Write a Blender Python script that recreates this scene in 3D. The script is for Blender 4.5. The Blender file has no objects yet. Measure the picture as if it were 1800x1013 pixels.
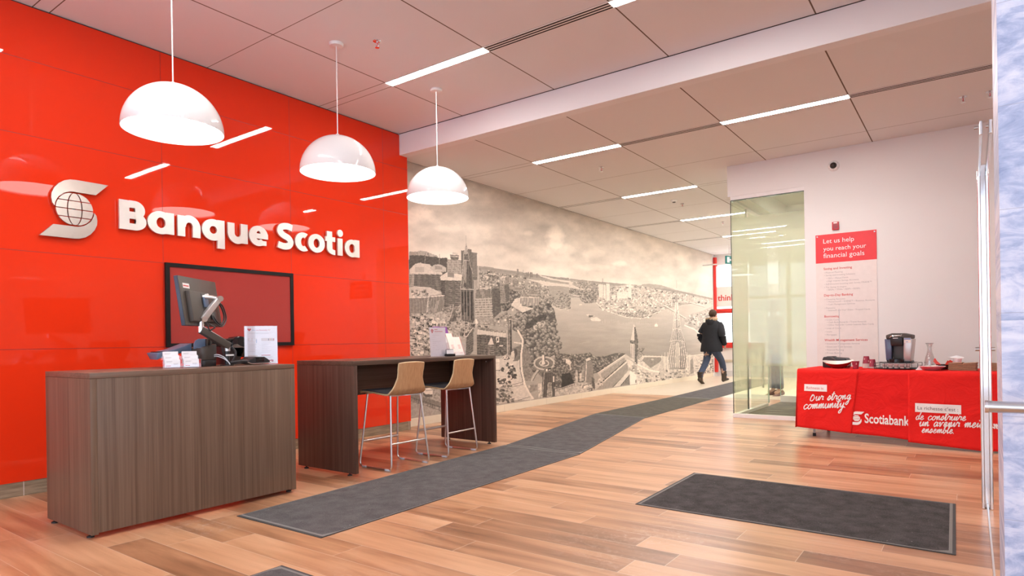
import bpy, bmesh, math, random
import numpy as np
from mathutils import Vector, Matrix
PI = math.pi
random.seed(7)
SC = bpy.context.scene
COL = SC.collection

# ------------------------------------------------------------------ materials
MATS = {}
def new_mat(name):
    m = bpy.data.materials.new(name); m.use_nodes = True
    nt = m.node_tree; nt.nodes.clear()
    out = nt.nodes.new('ShaderNodeOutputMaterial')
    MATS[name] = m
    return m, nt, out
class NT:
    """tiny node expression helper"""
    def __init__(s, nt): s.nt = nt
    def n(s, t, **kw):
        nd = s.nt.nodes.new(t)
        for k, v in kw.items(): setattr(nd, k, v)
        return nd
    def link(s, a, b): s.nt.links.new(a, b)
    def put(s, sock, v):
        if isinstance(v, (int, float)): sock.default_value = v
        elif isinstance(v, (tuple, list)): sock.default_value = tuple(v) + ((1,) if len(sock.default_value) == 4 and len(v) == 3 else ())
        else: s.link(v, sock)
    def m(s, op, a, b=None, c=None):
        nd = s.n('ShaderNodeMath', operation=op)
        s.put(nd.inputs[0], a)
        if b is not None: s.put(nd.inputs[1], b)
        if c is not None: s.put(nd.inputs[2], c)
        return nd.outputs[0]
    def mix(s, f, a, b):
        nd = s.n('ShaderNodeMix', data_type='RGBA')
        s.put(nd.inputs[0], f); s.put(nd.inputs[6], a); s.put(nd.inputs[7], b)
        return nd.outputs[2]
    def xyz(s, src='Object'):
        tc = s.n('ShaderNodeTexCoord'); sp = s.n('ShaderNodeSeparateXYZ')
        s.link(tc.outputs[src], sp.inputs[0]); return sp.outputs
    def comb(s, x, y, z):
        c = s.n('ShaderNodeCombineXYZ')
        for i, v in enumerate((x, y, z)): s.put(c.inputs[i], v)
        return c.outputs[0]
    def noise(s, vec, scale=5, detail=4, rough=.5, dist=0):
        nd = s.n('ShaderNodeTexNoise')
        if vec is not None: s.link(vec, nd.inputs['Vector'])
        nd.inputs['Scale'].default_value = scale; nd.inputs['Detail'].default_value = detail
        nd.inputs['Roughness'].default_value = rough; nd.inputs['Distortion'].default_value = dist
        return nd.outputs[0]
    def ramp(s, f, stops, interp='LINEAR'):
        nd = s.n('ShaderNodeValToRGB'); nd.color_ramp.interpolation = interp
        el = nd.color_ramp.elements
        while len(el) < len(stops): el.new(0.5)
        for e, (p, c) in zip(el, stops):
            e.position = p; e.color = (c[0], c[1], c[2], 1) if not isinstance(c, (int, float)) else (c, c, c, 1)
        s.put(nd.inputs[0], f); return nd.outputs[0]
    def bump(s, h, strength=.2, dist=.01):
        b = s.n('ShaderNodeBump'); b.inputs['Strength'].default_value = strength
        b.inputs['Distance'].default_value = dist; s.link(h, b.inputs['Height']); return b.outputs[0]
    def pbsdf(s, col=(.5, .5, .5), rough=.5, metal=0, spec=.5, normal=None, **kw):
        p = s.n('ShaderNodeBsdfPrincipled')
        s.put(p.inputs['Base Color'], col); s.put(p.inputs['Roughness'], rough)
        p.inputs['Metallic'].default_value = metal; p.inputs['Specular IOR Level'].default_value = spec
        if normal is not None: s.link(normal, p.inputs['Normal'])
        for k, v in kw.items(): s.put(p.inputs[k.replace('_', ' ')], v)
        return p.outputs[0]
def simple(name, col, rough=.5, metal=0, spec=.5, vary=.06, scale=18, **kw):
    """procedural material: colour with a faint noise in tone"""
    if name in MATS: return MATS[name]
    m, nt, out = new_mat(name); N = NT(nt)
    x = N.xyz(); v = N.comb(x[0], x[1], x[2])
    f = N.noise(v, scale, 3)
    a = tuple(c * (1 - vary) for c in col); b = tuple(min(1, c * (1 + vary)) for c in col)
    c = N.mix(f, a, b)
    N.link(N.pbsdf(c, rough, metal, spec, **kw), out.inputs[0])
    return m
def emit(name, col, strength):
    if name in MATS: return MATS[name]
    m, nt, out = new_mat(name); N = NT(nt)
    e = N.n('ShaderNodeEmission'); N.put(e.inputs[0], col); e.inputs[1].default_value = strength
    N.link(e.outputs[0], out.inputs[0]); return m

def wood(name, axis, dark, light, rough=.42):
    m, nt, out = new_mat(name); N = NT(nt)
    x = N.xyz()
    s = [85, 85, 85]; s[axis] = 1.1
    v = N.comb(*[N.m('MULTIPLY', x[i], s[i]) for i in range(3)])
    f = N.noise(v, 1, 5, .6, .15)
    s2 = [24, 24, 24]; s2[axis] = .35
    v2 = N.comb(*[N.m('MULTIPLY', x[i], s2[i]) for i in range(3)])
    f2 = N.noise(v2, 1, 3, .5)
    t = N.m('ADD', N.m('MULTIPLY', f, .6), N.m('MULTIPLY', f2, .4))
    c = N.ramp(t, [(.36, dark), (.5, tuple((a + b) / 2 for a, b in zip(dark, light))), (.64, light)])
    N.link(N.pbsdf(c, rough, 0, .35, N.bump(f, .05, .002)), out.inputs[0])
    return m
wood('laminate_vertical', 2, (.115, .070, .045), (.205, .135, .092))
wood('laminate_along', 1, (.120, .075, .050), (.21, .14, .10), .34)
wood('laminate_across', 0, (.115, .070, .045), (.205, .135, .092))
wood('laminate_dark_vertical', 2, (.062, .030, .022), (.125, .072, .052), .38)
wood('laminate_dark_along', 1, (.07, .040, .028), (.14, .09, .065), .32)
wood('oak_ply', 2, (.47, .25, .115), (.60, .36, .19), .38)
simple('ply_edge', (.62, .45, .26), .5)
simple('black_plastic', (.022, .021, .022), .38)
simple('black_gloss', (.012, .011, .012), .15)
simple('grey_plastic', (.085, .080, .075), .45)
simple('warm_grey_plastic', (.066, .054, .044), .5)
simple('letter_metal', (.80, .77, .73), .36, .75)
simple('emblem_metal', (.62, .57, .52), .34, .95)
simple('blue_grey_plastic', (.13, .18, .27), .4)
simple('dark_blue_plastic', (.04, .055, .09), .35)
simple('chrome', (.78, .78, .80), .12, 1)
simple('brushed_steel', (.62, .61, .60), .28, 1)
simple('satin_metal', (.72, .70, .68), .34, 1)
simple('silver_paint', (.60, .58, .56), .32, .6)
simple('white_plastic', (.80, .79, .78), .35)
simple('white_metal', (.82, .80, .80), .4)
simple('light_grey_metal', (.62, .61, .62), .45)
simple('clear_foot', (.62, .68, .74), .25)
simple('white_paper', (.86, .82, .82), .6)
simple('white_card', (.88, .86, .87), .55)
simple('cream_paper', (.86, .80, .72), .6)
simple('print_grey', (.42, .38, .38), .6)
simple('print_red', (.62, .06, .06), .6)
simple('print_dark', (.16, .13, .14), .6)
simple('print_purple', (.20, .03, .28), .45)
simple('print_blue', (.25, .35, .55), .6)
simple('print_orange', (.75, .35, .12), .6)
simple('poster_red', (.80, .035, .045), .45)
simple('poster_white', (.80, .73, .70), .45)
simple('white_print', (.90, .88, .87), .6)
simple('seat_felt', (.10, .10, .115), .95, vary=.3, scale=120)
simple('plaster_white', (.80, .785, .78), .7, vary=.012, scale=3)
simple('beam_white', (.80, .79, .80), .7, vary=.01, scale=3)
simple('dark_seam', (.03, .025, .022), .7)
simple('slot_dark', (.02, .018, .016), .8)
simple('red_paint', (.70, .03, .022), .35)
simple('alarm_red', (.55, .03, .045), .3)
simple('kraft_paper', (.33, .205, .12), .8, vary=.18, scale=60)
simple('cup_maroon', (.34, .035, .065), .45, vary=.35, scale=60)
simple('cup_pattern', (.70, .55, .50), .5)
simple('cup_sleeve', (.70, .60, .56), .6)
simple('pod_cream', (.68, .58, .54), .5)
simple('bowl_red', (.26, .008, .010), .22)
simple('bezel_black', (.010, .009, .009), .45, spec=.2)
simple('bowl_white', (.78, .68, .62), .35)
simple('pink_plate', (.62, .25, .30), .35)
simple('sugar_white', (.85, .80, .76), .7)
simple('packet_red', (.80, .05, .025), .4)
simple('tank_blue', (.10, .12, .20), .15)
simple('rubber_dark', (.045, .044, .045), .7)
simple('rubber_light', (.19, .18, .17), .75)
simple('skin', (.50, .30, .22), .6)
simple('hair_brown', (.05, .024, .012), .8, vary=.3, scale=90)
simple('fur_tan', (.36, .25, .15), .95, vary=.4, scale=70)
simple('coat_navy', (.008, .009, .014), .85, vary=.3, scale=14)
simple('jeans_blue', (.045, .062, .105), .9, vary=.25, scale=30)
simple('boots_brown', (.05, .033, .02), .7)
simple('shoes_brown', (.13, .055, .035), .7)
simple('sweater_grey', (.12, .12, .15), .9)
simple('exit_green', (.02, .22, .22), .4)
simple('lens_dark', (.03, .025, .022), .08)
simple('cable_white', (.75, .75, .78), .5)
simple('stone_sill', (.55, .53, .50), .6)
emit('strip_light', (1, .95, .91), 42.0)
emit('strip_light_hall', (1, .95, .90), 76.0)
emit('strip_light_office', (1, .97, .90), 16.0)
emit('lamp_diffuser', (1, .95, .90), 4.6)
emit('sign_lightbox', (1, .97, .97), 1.6)
emit('lightbox_board', (.93, 1, .96), 1.5)

# red back-painted glass
m, nt, out = new_mat('red_glass'); N = NT(nt)
x = N.xyz(); v = N.comb(x[0], x[1], x[2])
f = N.noise(v, .9, 2)
c = N.mix(f, (.72, .033, .007), (.75, .036, .009))
w = N.noise(v, 1.4, 1)
N.link(N.pbsdf(c, .02, 0, .42, N.bump(w, .03, .02), Coat_Weight=.0), out.inputs[0])
simple('seam_red', (.33, .012, .006), .5)

# screen with dim red picture
m, nt, out = new_mat('screen_red'); N = NT(nt)
x = N.xyz(); v = N.comb(x[0], x[1], x[2])
N.link(N.pbsdf(N.mix(N.noise(v, 2, 2), (.33, .036, .030), (.38, .045, .036)), .12, 0, .5), out.inputs[0])

# ceiling panel material: seams at fixed spacing
def ceiling_mat(name, x0, px, y0, py, col, double=0.055):
    m, nt, out = new_mat(name); N = NT(nt)
    x = N.xyz()
    def dist(v, o, p):      # metres to nearest seam
        t = N.m('FRACT', N.m('ADD', N.m('DIVIDE', N.m('SUBTRACT', v, o), p), 100.5))
        return N.m('MULTIPLY', N.m('ABSOLUTE', N.m('SUBTRACT', t, .5)), p)
    dx = dist(x[0], x0, px)
    dy = dist(x[1], y0, 2 * py)               # double seam rows
    dy2 = dist(x[1], y0 + py, 2 * py)         # single seam rows
    sx = N.m('LESS_THAN', dx, .006)
    sy = N.m('LESS_THAN', N.m('ABSOLUTE', N.m('SUBTRACT', dy, double)), .004)
    sy2 = N.m('LESS_THAN', dy2, .0035)
    s = N.m('MAXIMUM', N.m('MAXIMUM', sx, sy), sy2)
    v = N.comb(x[0], x[1], x[2])
    f = N.noise(v, 90, 2)
    base = N.mix(f, tuple(c * .985 for c in col), col)
    N.link(N.pbsdf(N.mix(s, base, (.17, .12, .09)), .85, 0, .2), out.inputs[0])
    return m
ceiling_mat('ceiling_front', -.98, 1.24, 4.45, 1.305, (.79, .785, .80))
ceiling_mat('ceiling_back', -.94, 1.235, 6.98, 1.315, (.77, .76, .765))

# floor: wood-look planks then beige tile
m, nt, out = new_mat('plank_floor'); N = NT(nt)
x = N.xyz(); X, Y = x[0], x[1]
ry = N.m('DIVIDE', N.m('ADD', Y, 20 - .1), .2)
row = N.m('FLOOR', ry); fy = N.m('FRACT', ry)
wn = N.n('ShaderNodeTexWhiteNoise', noise_dimensions='1D'); N.link(row, wn.inputs['W'])
rx = N.m('ADD', N.m('DIVIDE', N.m('ADD', X, 24), 1.2), N.m('MULTIPLY', wn.outputs[0], 7.31))
colm = N.m('FLOOR', rx); fx = N.m('FRACT', rx)
wn2 = N.n('ShaderNodeTexWhiteNoise', noise_dimensions='2D'); N.link(N.comb(row, colm, 0), wn2.inputs['Vector'])
rid = wn2.outputs[0]
gy = N.m('GREATER_THAN', N.m('ABSOLUTE', N.m('SUBTRACT', fy, .5)), .5 - .0085)
gx = N.m('GREATER_THAN', N.m('ABSOLUTE', N.m('SUBTRACT', fx, .5)), .5 - .0016)
g = N.m('MAXIMUM', gx, gy)
gv = N.comb(N.m('MULTIPLY', X, 1.3), N.m('ADD', N.m('MULTIPLY', Y, 13), N.m('MULTIPLY', rid, 31)), N.m('MULTIPLY', rid, 17))
gr = N.noise(gv, 1, 6, .55, .55)
gv2 = N.comb(N.m('MULTIPLY', X, .8), N.m('ADD', N.m('MULTIPLY', Y, 5), N.m('MULTIPLY', rid, 9)), N.m('MULTIPLY', rid, 5))
gr2 = N.noise(gv2, 1, 2, .5)
t = N.m('ADD', N.m('ADD', N.m('MULTIPLY', gr, .42), N.m('MULTIPLY', gr2, .40)), N.m('MULTIPLY', rid, .22))
wc = N.ramp(t, [(.33, (.20, .090, .042)), (.45, (.37, .180, .090)), (.56, (.53, .285, .150)), (.70, (.66, .39, .225))])
du = N.noise(N.comb(X, Y, 0), 1.1, 3)
du2 = N.noise(N.comb(N.m('MULTIPLY', X, 3), N.m('MULTIPLY', Y, 3), 0), 7, 6, .7, 1.2)
dust = N.m('MULTIPLY', N.ramp(du, [(.50, 0.0), (.64, 1.0)]), N.ramp(du2, [(.50, 0.0), (.66, .45)]))
wc = N.mix(dust, wc, (.72, .58, .48))
wc = N.mix(N.m('MULTIPLY', g, .75), wc, (.64, .50, .38))
# tile zone
ty = N.m('DIVIDE', Y, .6); tx = N.m('DIVIDE', N.m('ADD', X, 24), .6)
tg = N.m('MAXIMUM', N.m('GREATER_THAN', N.m('ABSOLUTE', N.m('SUBTRACT', N.m('FRACT', tx), .5)), .495),
         N.m('GREATER_THAN', N.m('ABSOLUTE', N.m('SUBTRACT', N.m('FRACT', ty), .5)), .495))
tn = N.noise(N.comb(X, Y, 0), 3, 4)
tc = N.mix(N.m('MULTIPLY', tg, .3), N.mix(tn, (.60, .50, .385), (.68, .585, .465)), (.45, .38, .30))
zone = N.m('GREATER_THAN', Y, 11.62)
fc = N.mix(zone, wc, tc)
ro = N.m('ADD', .30, N.m('MULTIPLY', dust, .5))
N.link(N.pbsdf(fc, ro, 0, .42, N.bump(gr, .03, .003)), out.inputs[0])

# skirting in plank tile
m, nt, out = new_mat('skirting_brown'); N = NT(nt)
x = N.xyz()
f = N.noise(N.comb(x[0], N.m('MULTIPLY', x[1], 5), N.m('MULTIPLY', x[2], 50)), 1, 4)
gy = N.m('LESS_THAN', N.m('FRACT', N.m('DIVIDE', N.m('ADD', x[1], 10.32), 1.0)), .006)
c = N.ramp(f, [(.3, (.17, .12, .075)), (.7, (.36, .27, .18))])
N.link(N.pbsdf(N.mix(gy, c, (.55, .48, .42)), .5), out.inputs[0])
m, nt, out = new_mat('skirting_beige'); N = NT(nt)
x = N.xyz()
f = N.noise(N.comb(x[0], x[1], x[2]), 4, 3)
gy = N.m('LESS_THAN', N.m('FRACT', N.m('DIVIDE', N.m('ADD', x[1], 10.1), 1.2)), .004)
N.link(N.pbsdf(N.mix(gy, N.mix(f, (.66, .57, .43), (.74, .65, .52)), (.45, .38, .3)), .45), out.inputs[0])

# carpets
def carpet(name, a, b):
    m, nt, out = new_mat(name); N = NT(nt)
    x = N.xyz(); v = N.comb(x[0], x[1], x[2])
    f = N.noise(v, 170, 3, .7); f2 = N.noise(v, 9, 4, .6)
    t = N.m('ADD', N.m('MULTIPLY', f, .55), N.m('MULTIPLY', f2, .45))
    c = N.ramp(t, [(.34, a), (.64, b)])
    spk = N.ramp(N.noise(v, 75, 1), [(.76, 0.0), (.80, .6)])
    c = N.mix(spk, c, (.45, .43, .42))
    N.link(N.pbsdf(c, 1.0, 0, .05, N.bump(f, .7, .01)), out.inputs[0]); return m
carpet('mat_pile', (.080, .075, .075), (.165, .155, .155))
carpet('mat_pile_olive', (.085, .078, .066), (.165, .152, .130))
carpet('mat_pile_dark', (.045, .042, .042), (.125, .118, .118))
m, nt, out = new_mat('office_carpet'); N = NT(nt)
x = N.xyz()
f = N.noise(N.comb(N.m('MULTIPLY', x[0], 1.6), N.m('MULTIPLY', x[1], 9), 0), 1.2, 5, .65, .6)
N.link(N.pbsdf(N.ramp(f, [(.38, (.085, .075, .065)), (.5, (.16, .145, .12)), (.64, (.30, .28, .23))]), 1, 0, .05), out.inputs[0])

# blue-veined marble cladding with course joints
m, nt, out = new_mat('marble_blue'); N = NT(nt)
x = N.xyz()
cy = N.m('FLOOR', N.m('DIVIDE', x[2], .2835))
v = N.comb(N.m('MULTIPLY', x[0], 7), N.m('ADD', x[1], N.m('MULTIPLY', cy, 3.7)), N.m('MULTIPLY', x[2], 17))
f = N.noise(v, 1.0, 9, .68, 1.3)
v3 = N.comb(N.m('MULTIPLY', x[0], 3), N.m('MULTIPLY', cy, 1.7), N.m('MULTIPLY', x[2], 7))
f3 = N.noise(v3, 1.5, 5, .6, .8)
t = N.m('ADD', N.m('MULTIPLY', f, .62), N.m('MULTIPLY', f3, .38))
c = N.ramp(t, [(.34, (.26, .32, .50)), (.46, (.42, .48, .65)), (.53, (.60, .63, .76)), (.62, (.74, .75, .83))])
jz = N.m('LESS_THAN', N.m('FRACT', N.m('DIVIDE', N.m('SUBTRACT', x[2], .02), .2835)), .007)
N.link(N.pbsdf(N.mix(N.m('MULTIPLY', jz, .6), c, (.35, .36, .45)), .45, 0, .4), out.inputs[0])

# clear and frosted glass (thin panes)
def glass(name, tint=(.93, .965, .93), frost=None, f0=1.0, fcol=(.80, .84, .66)):
    m, nt, out = new_mat(name); N = NT(nt)
    tr = N.n('ShaderNodeBsdfTransparent'); N.put(tr.inputs[0], tint)
    gl = N.n('ShaderNodeBsdfGlossy'); gl.inputs['Roughness'].default_value = .01; N.put(gl.inputs[0], (1, 1, 1))
    fr = N.n('ShaderNodeFresnel'); ge = N.n('ShaderNodeNewGeometry'); N.link(N.m('SUBTRACT', 1.5, N.m('MULTIPLY', ge.outputs['Backfacing'], .8333)), fr.inputs[0])
    base = tr.outputs[0]
    if frost:
        lo0, lo1, hi0, hi1, amt = frost
        z = N.xyz()[2]
        a = N.ramp(N.m('DIVIDE', z, 4.0), [(lo0 / 4, 0.0), (lo1 / 4, amt), (hi0 / 4, amt), (hi1 / 4, .12)])
        tl = N.n('ShaderNodeBsdfTranslucent'); N.put(tl.inputs[0], fcol)
        df = N.n('ShaderNodeBsdfDiffuse'); N.put(df.inputs[0], fcol)
        mm = N.n('ShaderNodeMixShader'); mm.inputs[0].default_value = .5
        N.link(tl.outputs[0], mm.inputs[1]); N.link(df.outputs[0], mm.inputs[2])
        m2 = N.n('ShaderNodeMixShader'); N.link(a, m2.inputs[0])
        N.link(base, m2.inputs[1]); N.link(mm.outputs[0], m2.inputs[2]); base = m2.outputs[0]
    mx = N.n('ShaderNodeMixShader')
    N.link(N.m('MINIMUM', N.m('MULTIPLY', fr.outputs[0], 1.4 * f0), 1.0), mx.inputs[0])
    N.link(base, mx.inputs[1]); N.link(gl.outputs[0], mx.inputs[2])
    N.link(mx.outputs[0], out.inputs[0]); return m
glass('glass_clear'); glass('glass_window', (.97, .985, 1.0))
glass('glass_frosted', (.955, .975, .91), (.35, 1.15, 2.45, 2.85, .66), .8, (.82, .86, .72))
glass('glass_door', (.97, .97, .95))
glass('acrylic', (.96, .96, .98)); glass('glass_carafe', (.93, .93, .93), f0=1.6)
simple('glass_edge', (.01, .035, .03), .2)
simple('glass_edge_green', (.20, .42, .36), .2)

# pendant shade: white gloss, a little translucent
m, nt, out = new_mat('shade_white'); N = NT(nt)
p = N.pbsdf((.79, .785, .79), .10, 0, .5)
tl = N.n('ShaderNodeBsdfTranslucent'); N.put(tl.inputs[0], (.9, .88, .86))
mx = N.n('ShaderNodeMixShader'); mx.inputs[0].default_value = .06
N.link(p, mx.inputs[1]); N.link(tl.outputs[0], mx.inputs[2]); N.link(mx.outputs[0], out.inputs[0])

# red cotton cloth with press creases
def cloth(name, col):
    m, nt, out = new_mat(name); N = NT(nt)
    x = N.xyz(); v = N.comb(x[0], x[1], x[2])
    f = N.noise(v, 5, 4, .6, 1.2); f2 = N.noise(v, 300, 1)
    c = N.mix(f, tuple(k * .9 for k in col), col)
    h = N.m('ADD', f, N.m('MULTIPLY', f2, .03))
    N.link(N.pbsdf(c, .9, 0, .15, N.bump(h, .55, .03)), out.inputs[0]); return m
cloth('cloth_red', (.80, .020, .018)); cloth('cloth_red_runner', (.84, .024, .020))
# mural print (reads the painted picture stored with the wall covering)
m, nt, out = new_mat('mural_print'); N = NT(nt)
at = N.n('ShaderNodeVertexColor'); at.layer_name = 'print'
N.link(N.pbsdf(at.outputs[0], .6, 0, .25), out.inputs[0])

# ------------------------------------------------------------------ geometry helpers
def V(*a): return Vector(a)
def box(bm, x0, x1, y0, y1, z0, z1, M=None):
    vs = [bm.verts.new(Vector(p)) for p in ((x0, y0, z0), (x1, y0, z0), (x1, y1, z0), (x0, y1, z0), (x0, y0, z1), (x1, y0, z1), (x1, y1, z1), (x0, y1, z1))]
    if M is not None:
        for v in vs: v.co = M @ v.co
    for f in ((0, 3, 2, 1), (4, 5, 6, 7), (0, 1, 5, 4), (1, 2, 6, 5), (2, 3, 7, 6), (3, 0, 4, 7)): bm.faces.new([vs[i] for i in f])
    return vs
def frame_of(d):
    d = d.normalized(); u = Vector((0, 0, 1)) if abs(d.z) < .95 else Vector((1, 0, 0))
    a = d.cross(u).normalized(); b = d.cross(a).normalized(); return a, b
def rings(bm, rs, cap=True, closed=False):
    """rs: list of lists of points; skins them"""
    R = [[bm.verts.new(p) for p in r] for r in rs]
    n = len(R[0]); k = len(R)
    for i in range(k if closed else k - 1):
        A, B = R[i], R[(i + 1) % k]
        for j in range(n):
            bm.faces.new((A[j], A[(j + 1) % n], B[(j + 1) % n], B[j]))
    if cap and not closed:
        bm.faces.new(R[0][::-1]); bm.faces.new(R[-1])
    return R
def circ(c, a, b, ra, rb=None, n=16, ph=0):
    rb = ra if rb is None else rb
    return [Vector(c) + a * (ra * math.cos(2 * PI * i / n + ph)) + b * (rb * math.sin(2 * PI * i / n + ph)) for i in range(n)]
def cyl(bm, p0, p1, r0, r1=None, n=16):
    p0, p1 = Vector(p0), Vector(p1); a, b = frame_of(p1 - p0)
    rings(bm, [circ(p0, a, b, r0, n=n), circ(p1, a, b, r0 if r1 is None else r1, n=n)])
def catmull(pts, k=6, closed=False):
    P = [Vector(p) for p in pts]; out = []
    n = len(P)
    for i in range(n if closed else n - 1):
        p0 = P[(i - 1) % n] if closed or i > 0 else P[0] * 2 - P[1]
        p1 = P[i]; p2 = P[(i + 1) % n]
        p3 = P[(i + 2) % n] if closed or i + 2 < n else P[-1] * 2 - P[-2]
        for j in range(k):
            t = j / k
            out.append(.5 * ((2 * p1) + (p2 - p0) * t + (2 * p0 - 5 * p1 + 4 * p2 - p3) * t * t + (3 * p1 - p0 - 3 * p2 + p3) * t ** 3))
    if not closed: out.append(P[-1])
    return out
def tube(bm, pts, r, n=10, closed=False):
    P = [Vector(p) for p in pts]; k = len(P); rs = []
    prev = None
    for i in range(k):
        if closed: d = P[(i + 1) % k] - P[i - 1]
        else: d = P[min(i + 1, k - 1)] - P[max(i - 1, 0)]
        d.normalize()
        if prev is None: a, b = frame_of(d)
        else:
            a = (prev - d * prev.dot(d))
            if a.length < 1e-5: a, _ = frame_of(d)
            a.normalize(); b = d.cross(a)
        prev = a
        rs.append(circ(P[i], a, d.cross(a), r if not callable(r) else r(i / (k - 1)), n=n))
    rings(bm, rs, closed=closed)
def corner_path(pts, rad=.03, k=5, closed=False):
    """polyline with rounded corners"""
    P = [Vector(p) for p in pts]; n = len(P); out = []
    for i in range(n):
        if not closed and i in (0, n - 1): out.append(P[i]); continue
        a, b, c = P[i - 1], P[i], P[(i + 1) % n]
        d1 = (a - b); d2 = (c - b); r = min(rad, d1.length * .45, d2.length * .45)
        s = b + d1.normalized() * r; e = b + d2.normalized() * r
        for j in range(k + 1):
            t = j / k; out.append(s * (1 - t) ** 2 + b * 2 * t * (1 - t) + e * t * t)
    return out
def lathe(bm, prof, n=32, c=(0, 0, 0), cap0=True, cap1=True):
    """prof: (r, z) pairs"""
    c = Vector(c); R = []
    for r, z in prof:
        R.append([bm.verts.new(c + Vector((r * math.cos(2 * PI * i / n), r * math.sin(2 * PI * i / n), z))) for i in range(n)])
    for A, B in zip(R, R[1:]):
        for j in range(n): bm.faces.new((A[j], A[(j + 1) % n], B[(j + 1) % n], B[j]))
    if cap0: bm.faces.new(R[0][::-1])
    if cap1: bm.faces.new(R[-1])
def prism(bm, pts, M, t):
    """2-D outline extruded by t along local z, placed by matrix M"""
    a = [bm.verts.new(M @ Vector((p[0], p[1], 0))) for p in pts]
    b = [bm.verts.new(M @ Vector((p[0], p[1], t))) for p in pts]
    n = len(pts)
    f1 = bm.faces.new(a[::-1]); f2 = bm.faces.new(b)
    for i in range(n): bm.faces.new((a[i], a[(i + 1) % n], b[(i + 1) % n], b[i]))
    bmesh.ops.triangulate(bm, faces=[f1, f2])
def loft_strip(bm, P, w, nrm):
    """flat ribbon along points P, width w, lying square to nrm"""
    P = [Vector(p) for p in P]; k = len(P); L = []
    for i in range(k):
        d = (P[min(i + 1, k - 1)] - P[max(i - 1, 0)])
        if d.length < 1e-9: d = Vector((1, 0, 0))
        s = d.normalized().cross(nrm) * (w / 2)
        L.append((bm.verts.new(P[i] + s), bm.verts.new(P[i] - s)))
    for (a, b), (c, d) in zip(L, L[1:]): bm.faces.new((a, b, d, c))
def BM(): return bmesh.new()
def finish(name, bm, mat, parent=None, bevel=0, seg=2, smooth=True, ang=35, M=None):
    bmesh.ops.remove_doubles(bm, verts=bm.verts, dist=1e-6)
    bmesh.ops.recalc_face_normals(bm, faces=bm.faces)
    if bevel:
        ed = [e for e in bm.edges if len(e.link_faces) == 2 and e.calc_face_angle(0) > math.radians(30)]
        bmesh.ops.bevel(bm, geom=ed, offset=bevel, segments=seg, profile=.5, affect='EDGES', clamp_overlap=True)
    if M is not None: bm.transform(M)
    me = bpy.data.meshes.new(name); bm.to_mesh(me); bm.free()
    me.materials.append(MATS[mat] if isinstance(mat, str) else mat)
    if smooth:
        for p in me.polygons: p.use_smooth = True
        me.set_sharp_from_angle(angle=math.radians(ang))
    o = bpy.data.objects.new(name, me); COL.objects.link(o)
    if parent is not None: o.parent = parent
    return o
obj = finish
def tag(o, label=None, cat=None, group=None, kind=None):
    if label: o['label'] = label
    if cat: o['category'] = cat
    if group: o['group'] = group
    if kind: o['kind'] = kind
    return o
def thing(name, label, cat, loc=(0, 0, 0), rotz=0, group=None):
    o = bpy.data.objects.new(name, None); COL.objects.link(o)
    o.empty_display_size = .1
    o.location = loc; o.rotation_euler = (0, 0, rotz)
    return tag(o, label, cat, group)
def dup(root, loc, rotz=None, label=None, group=None):
    r = root.copy(); COL.objects.link(r); r.location = loc
    if rotz is not None: r.rotation_euler = (0, 0, rotz)
    if label: r['label'] = label
    if group: r['group'] = group
    for ch in list(root.children):
        c = ch.copy(); COL.objects.link(c); c.parent = r
        for g in list(ch.children):
            d = g.copy(); COL.objects.link(d); d.parent = c
    return r
def bx(name, mat, parent, x0, x1, y0, y1, z0, z1, bevel=.002, **kw):
    bm = BM(); box(bm, x0, x1, y0, y1, z0, z1); return finish(name, bm, mat, parent, bevel=bevel, **kw)
def struct(name, mat, x0, x1, y0, y1, z0, z1, parent=None, bevel=0):
    bm = BM(); box(bm, x0, x1, y0, y1, z0, z1)
    o = finish(name, bm, mat, parent, bevel=bevel, smooth=False); o['kind'] = 'structure'; return o
# lettering from the built-in font, as a solid
WALL_X = Matrix(((0, 0, 1, 0), (1, 0, 0, 0), (0, 1, 0, 0), (0, 0, 0, 1)))      # text on a wall facing +X
WALL_Y = Matrix(((1, 0, 0, 0), (0, 0, -1, 0), (0, 1, 0, 0), (0, 0, 0, 1)))     # text on a wall facing -Y
def text_bm(body, size=1, extrude=0, offset=0, align='LEFT', res=3, spacing=1.0, line=1.0):
    cu = bpy.data.curves.new('t', 'FONT'); cu.body = body; cu.size = size; cu.extrude = extrude; cu.offset = offset
    cu.align_x = align; cu.resolution_u = res; cu.space_character = spacing; cu.space_line = line
    ob = bpy.data.objects.new('t', cu); COL.objects.link(ob)
    dg = bpy.context.evaluated_depsgraph_get(); dg.update()
    me = bpy.data.meshes.new_from_object(ob.evaluated_get(dg))
    bm = bmesh.new(); bm.from_mesh(me)
    bpy.data.objects.remove(ob); bpy.data.curves.remove(cu); bpy.data.meshes.remove(me)
    return bm
def extent(bm):
    xs = [v.co.x for v in bm.verts]; ys = [v.co.y for v in bm.verts]
    return min(xs), max(xs), min(ys), max(ys)
def fit_text(body, width, M, mat, parent, name='lettering', height=None, **kw):
    """text scaled to a given width (and height), placed by M"""
    bm = text_bm(body, **kw); x0, x1, y0, y1 = extent(bm)
    s = width / (x1 - x0); sy = s if height is None else height / (y1 - y0)
    bm.transform(Matrix.Diagonal((s, sy, 1, 1)) @ Matrix.Translation((-x0, 0, 0)))
    return finish(name, bm, mat, parent, smooth=False, M=M)

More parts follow.
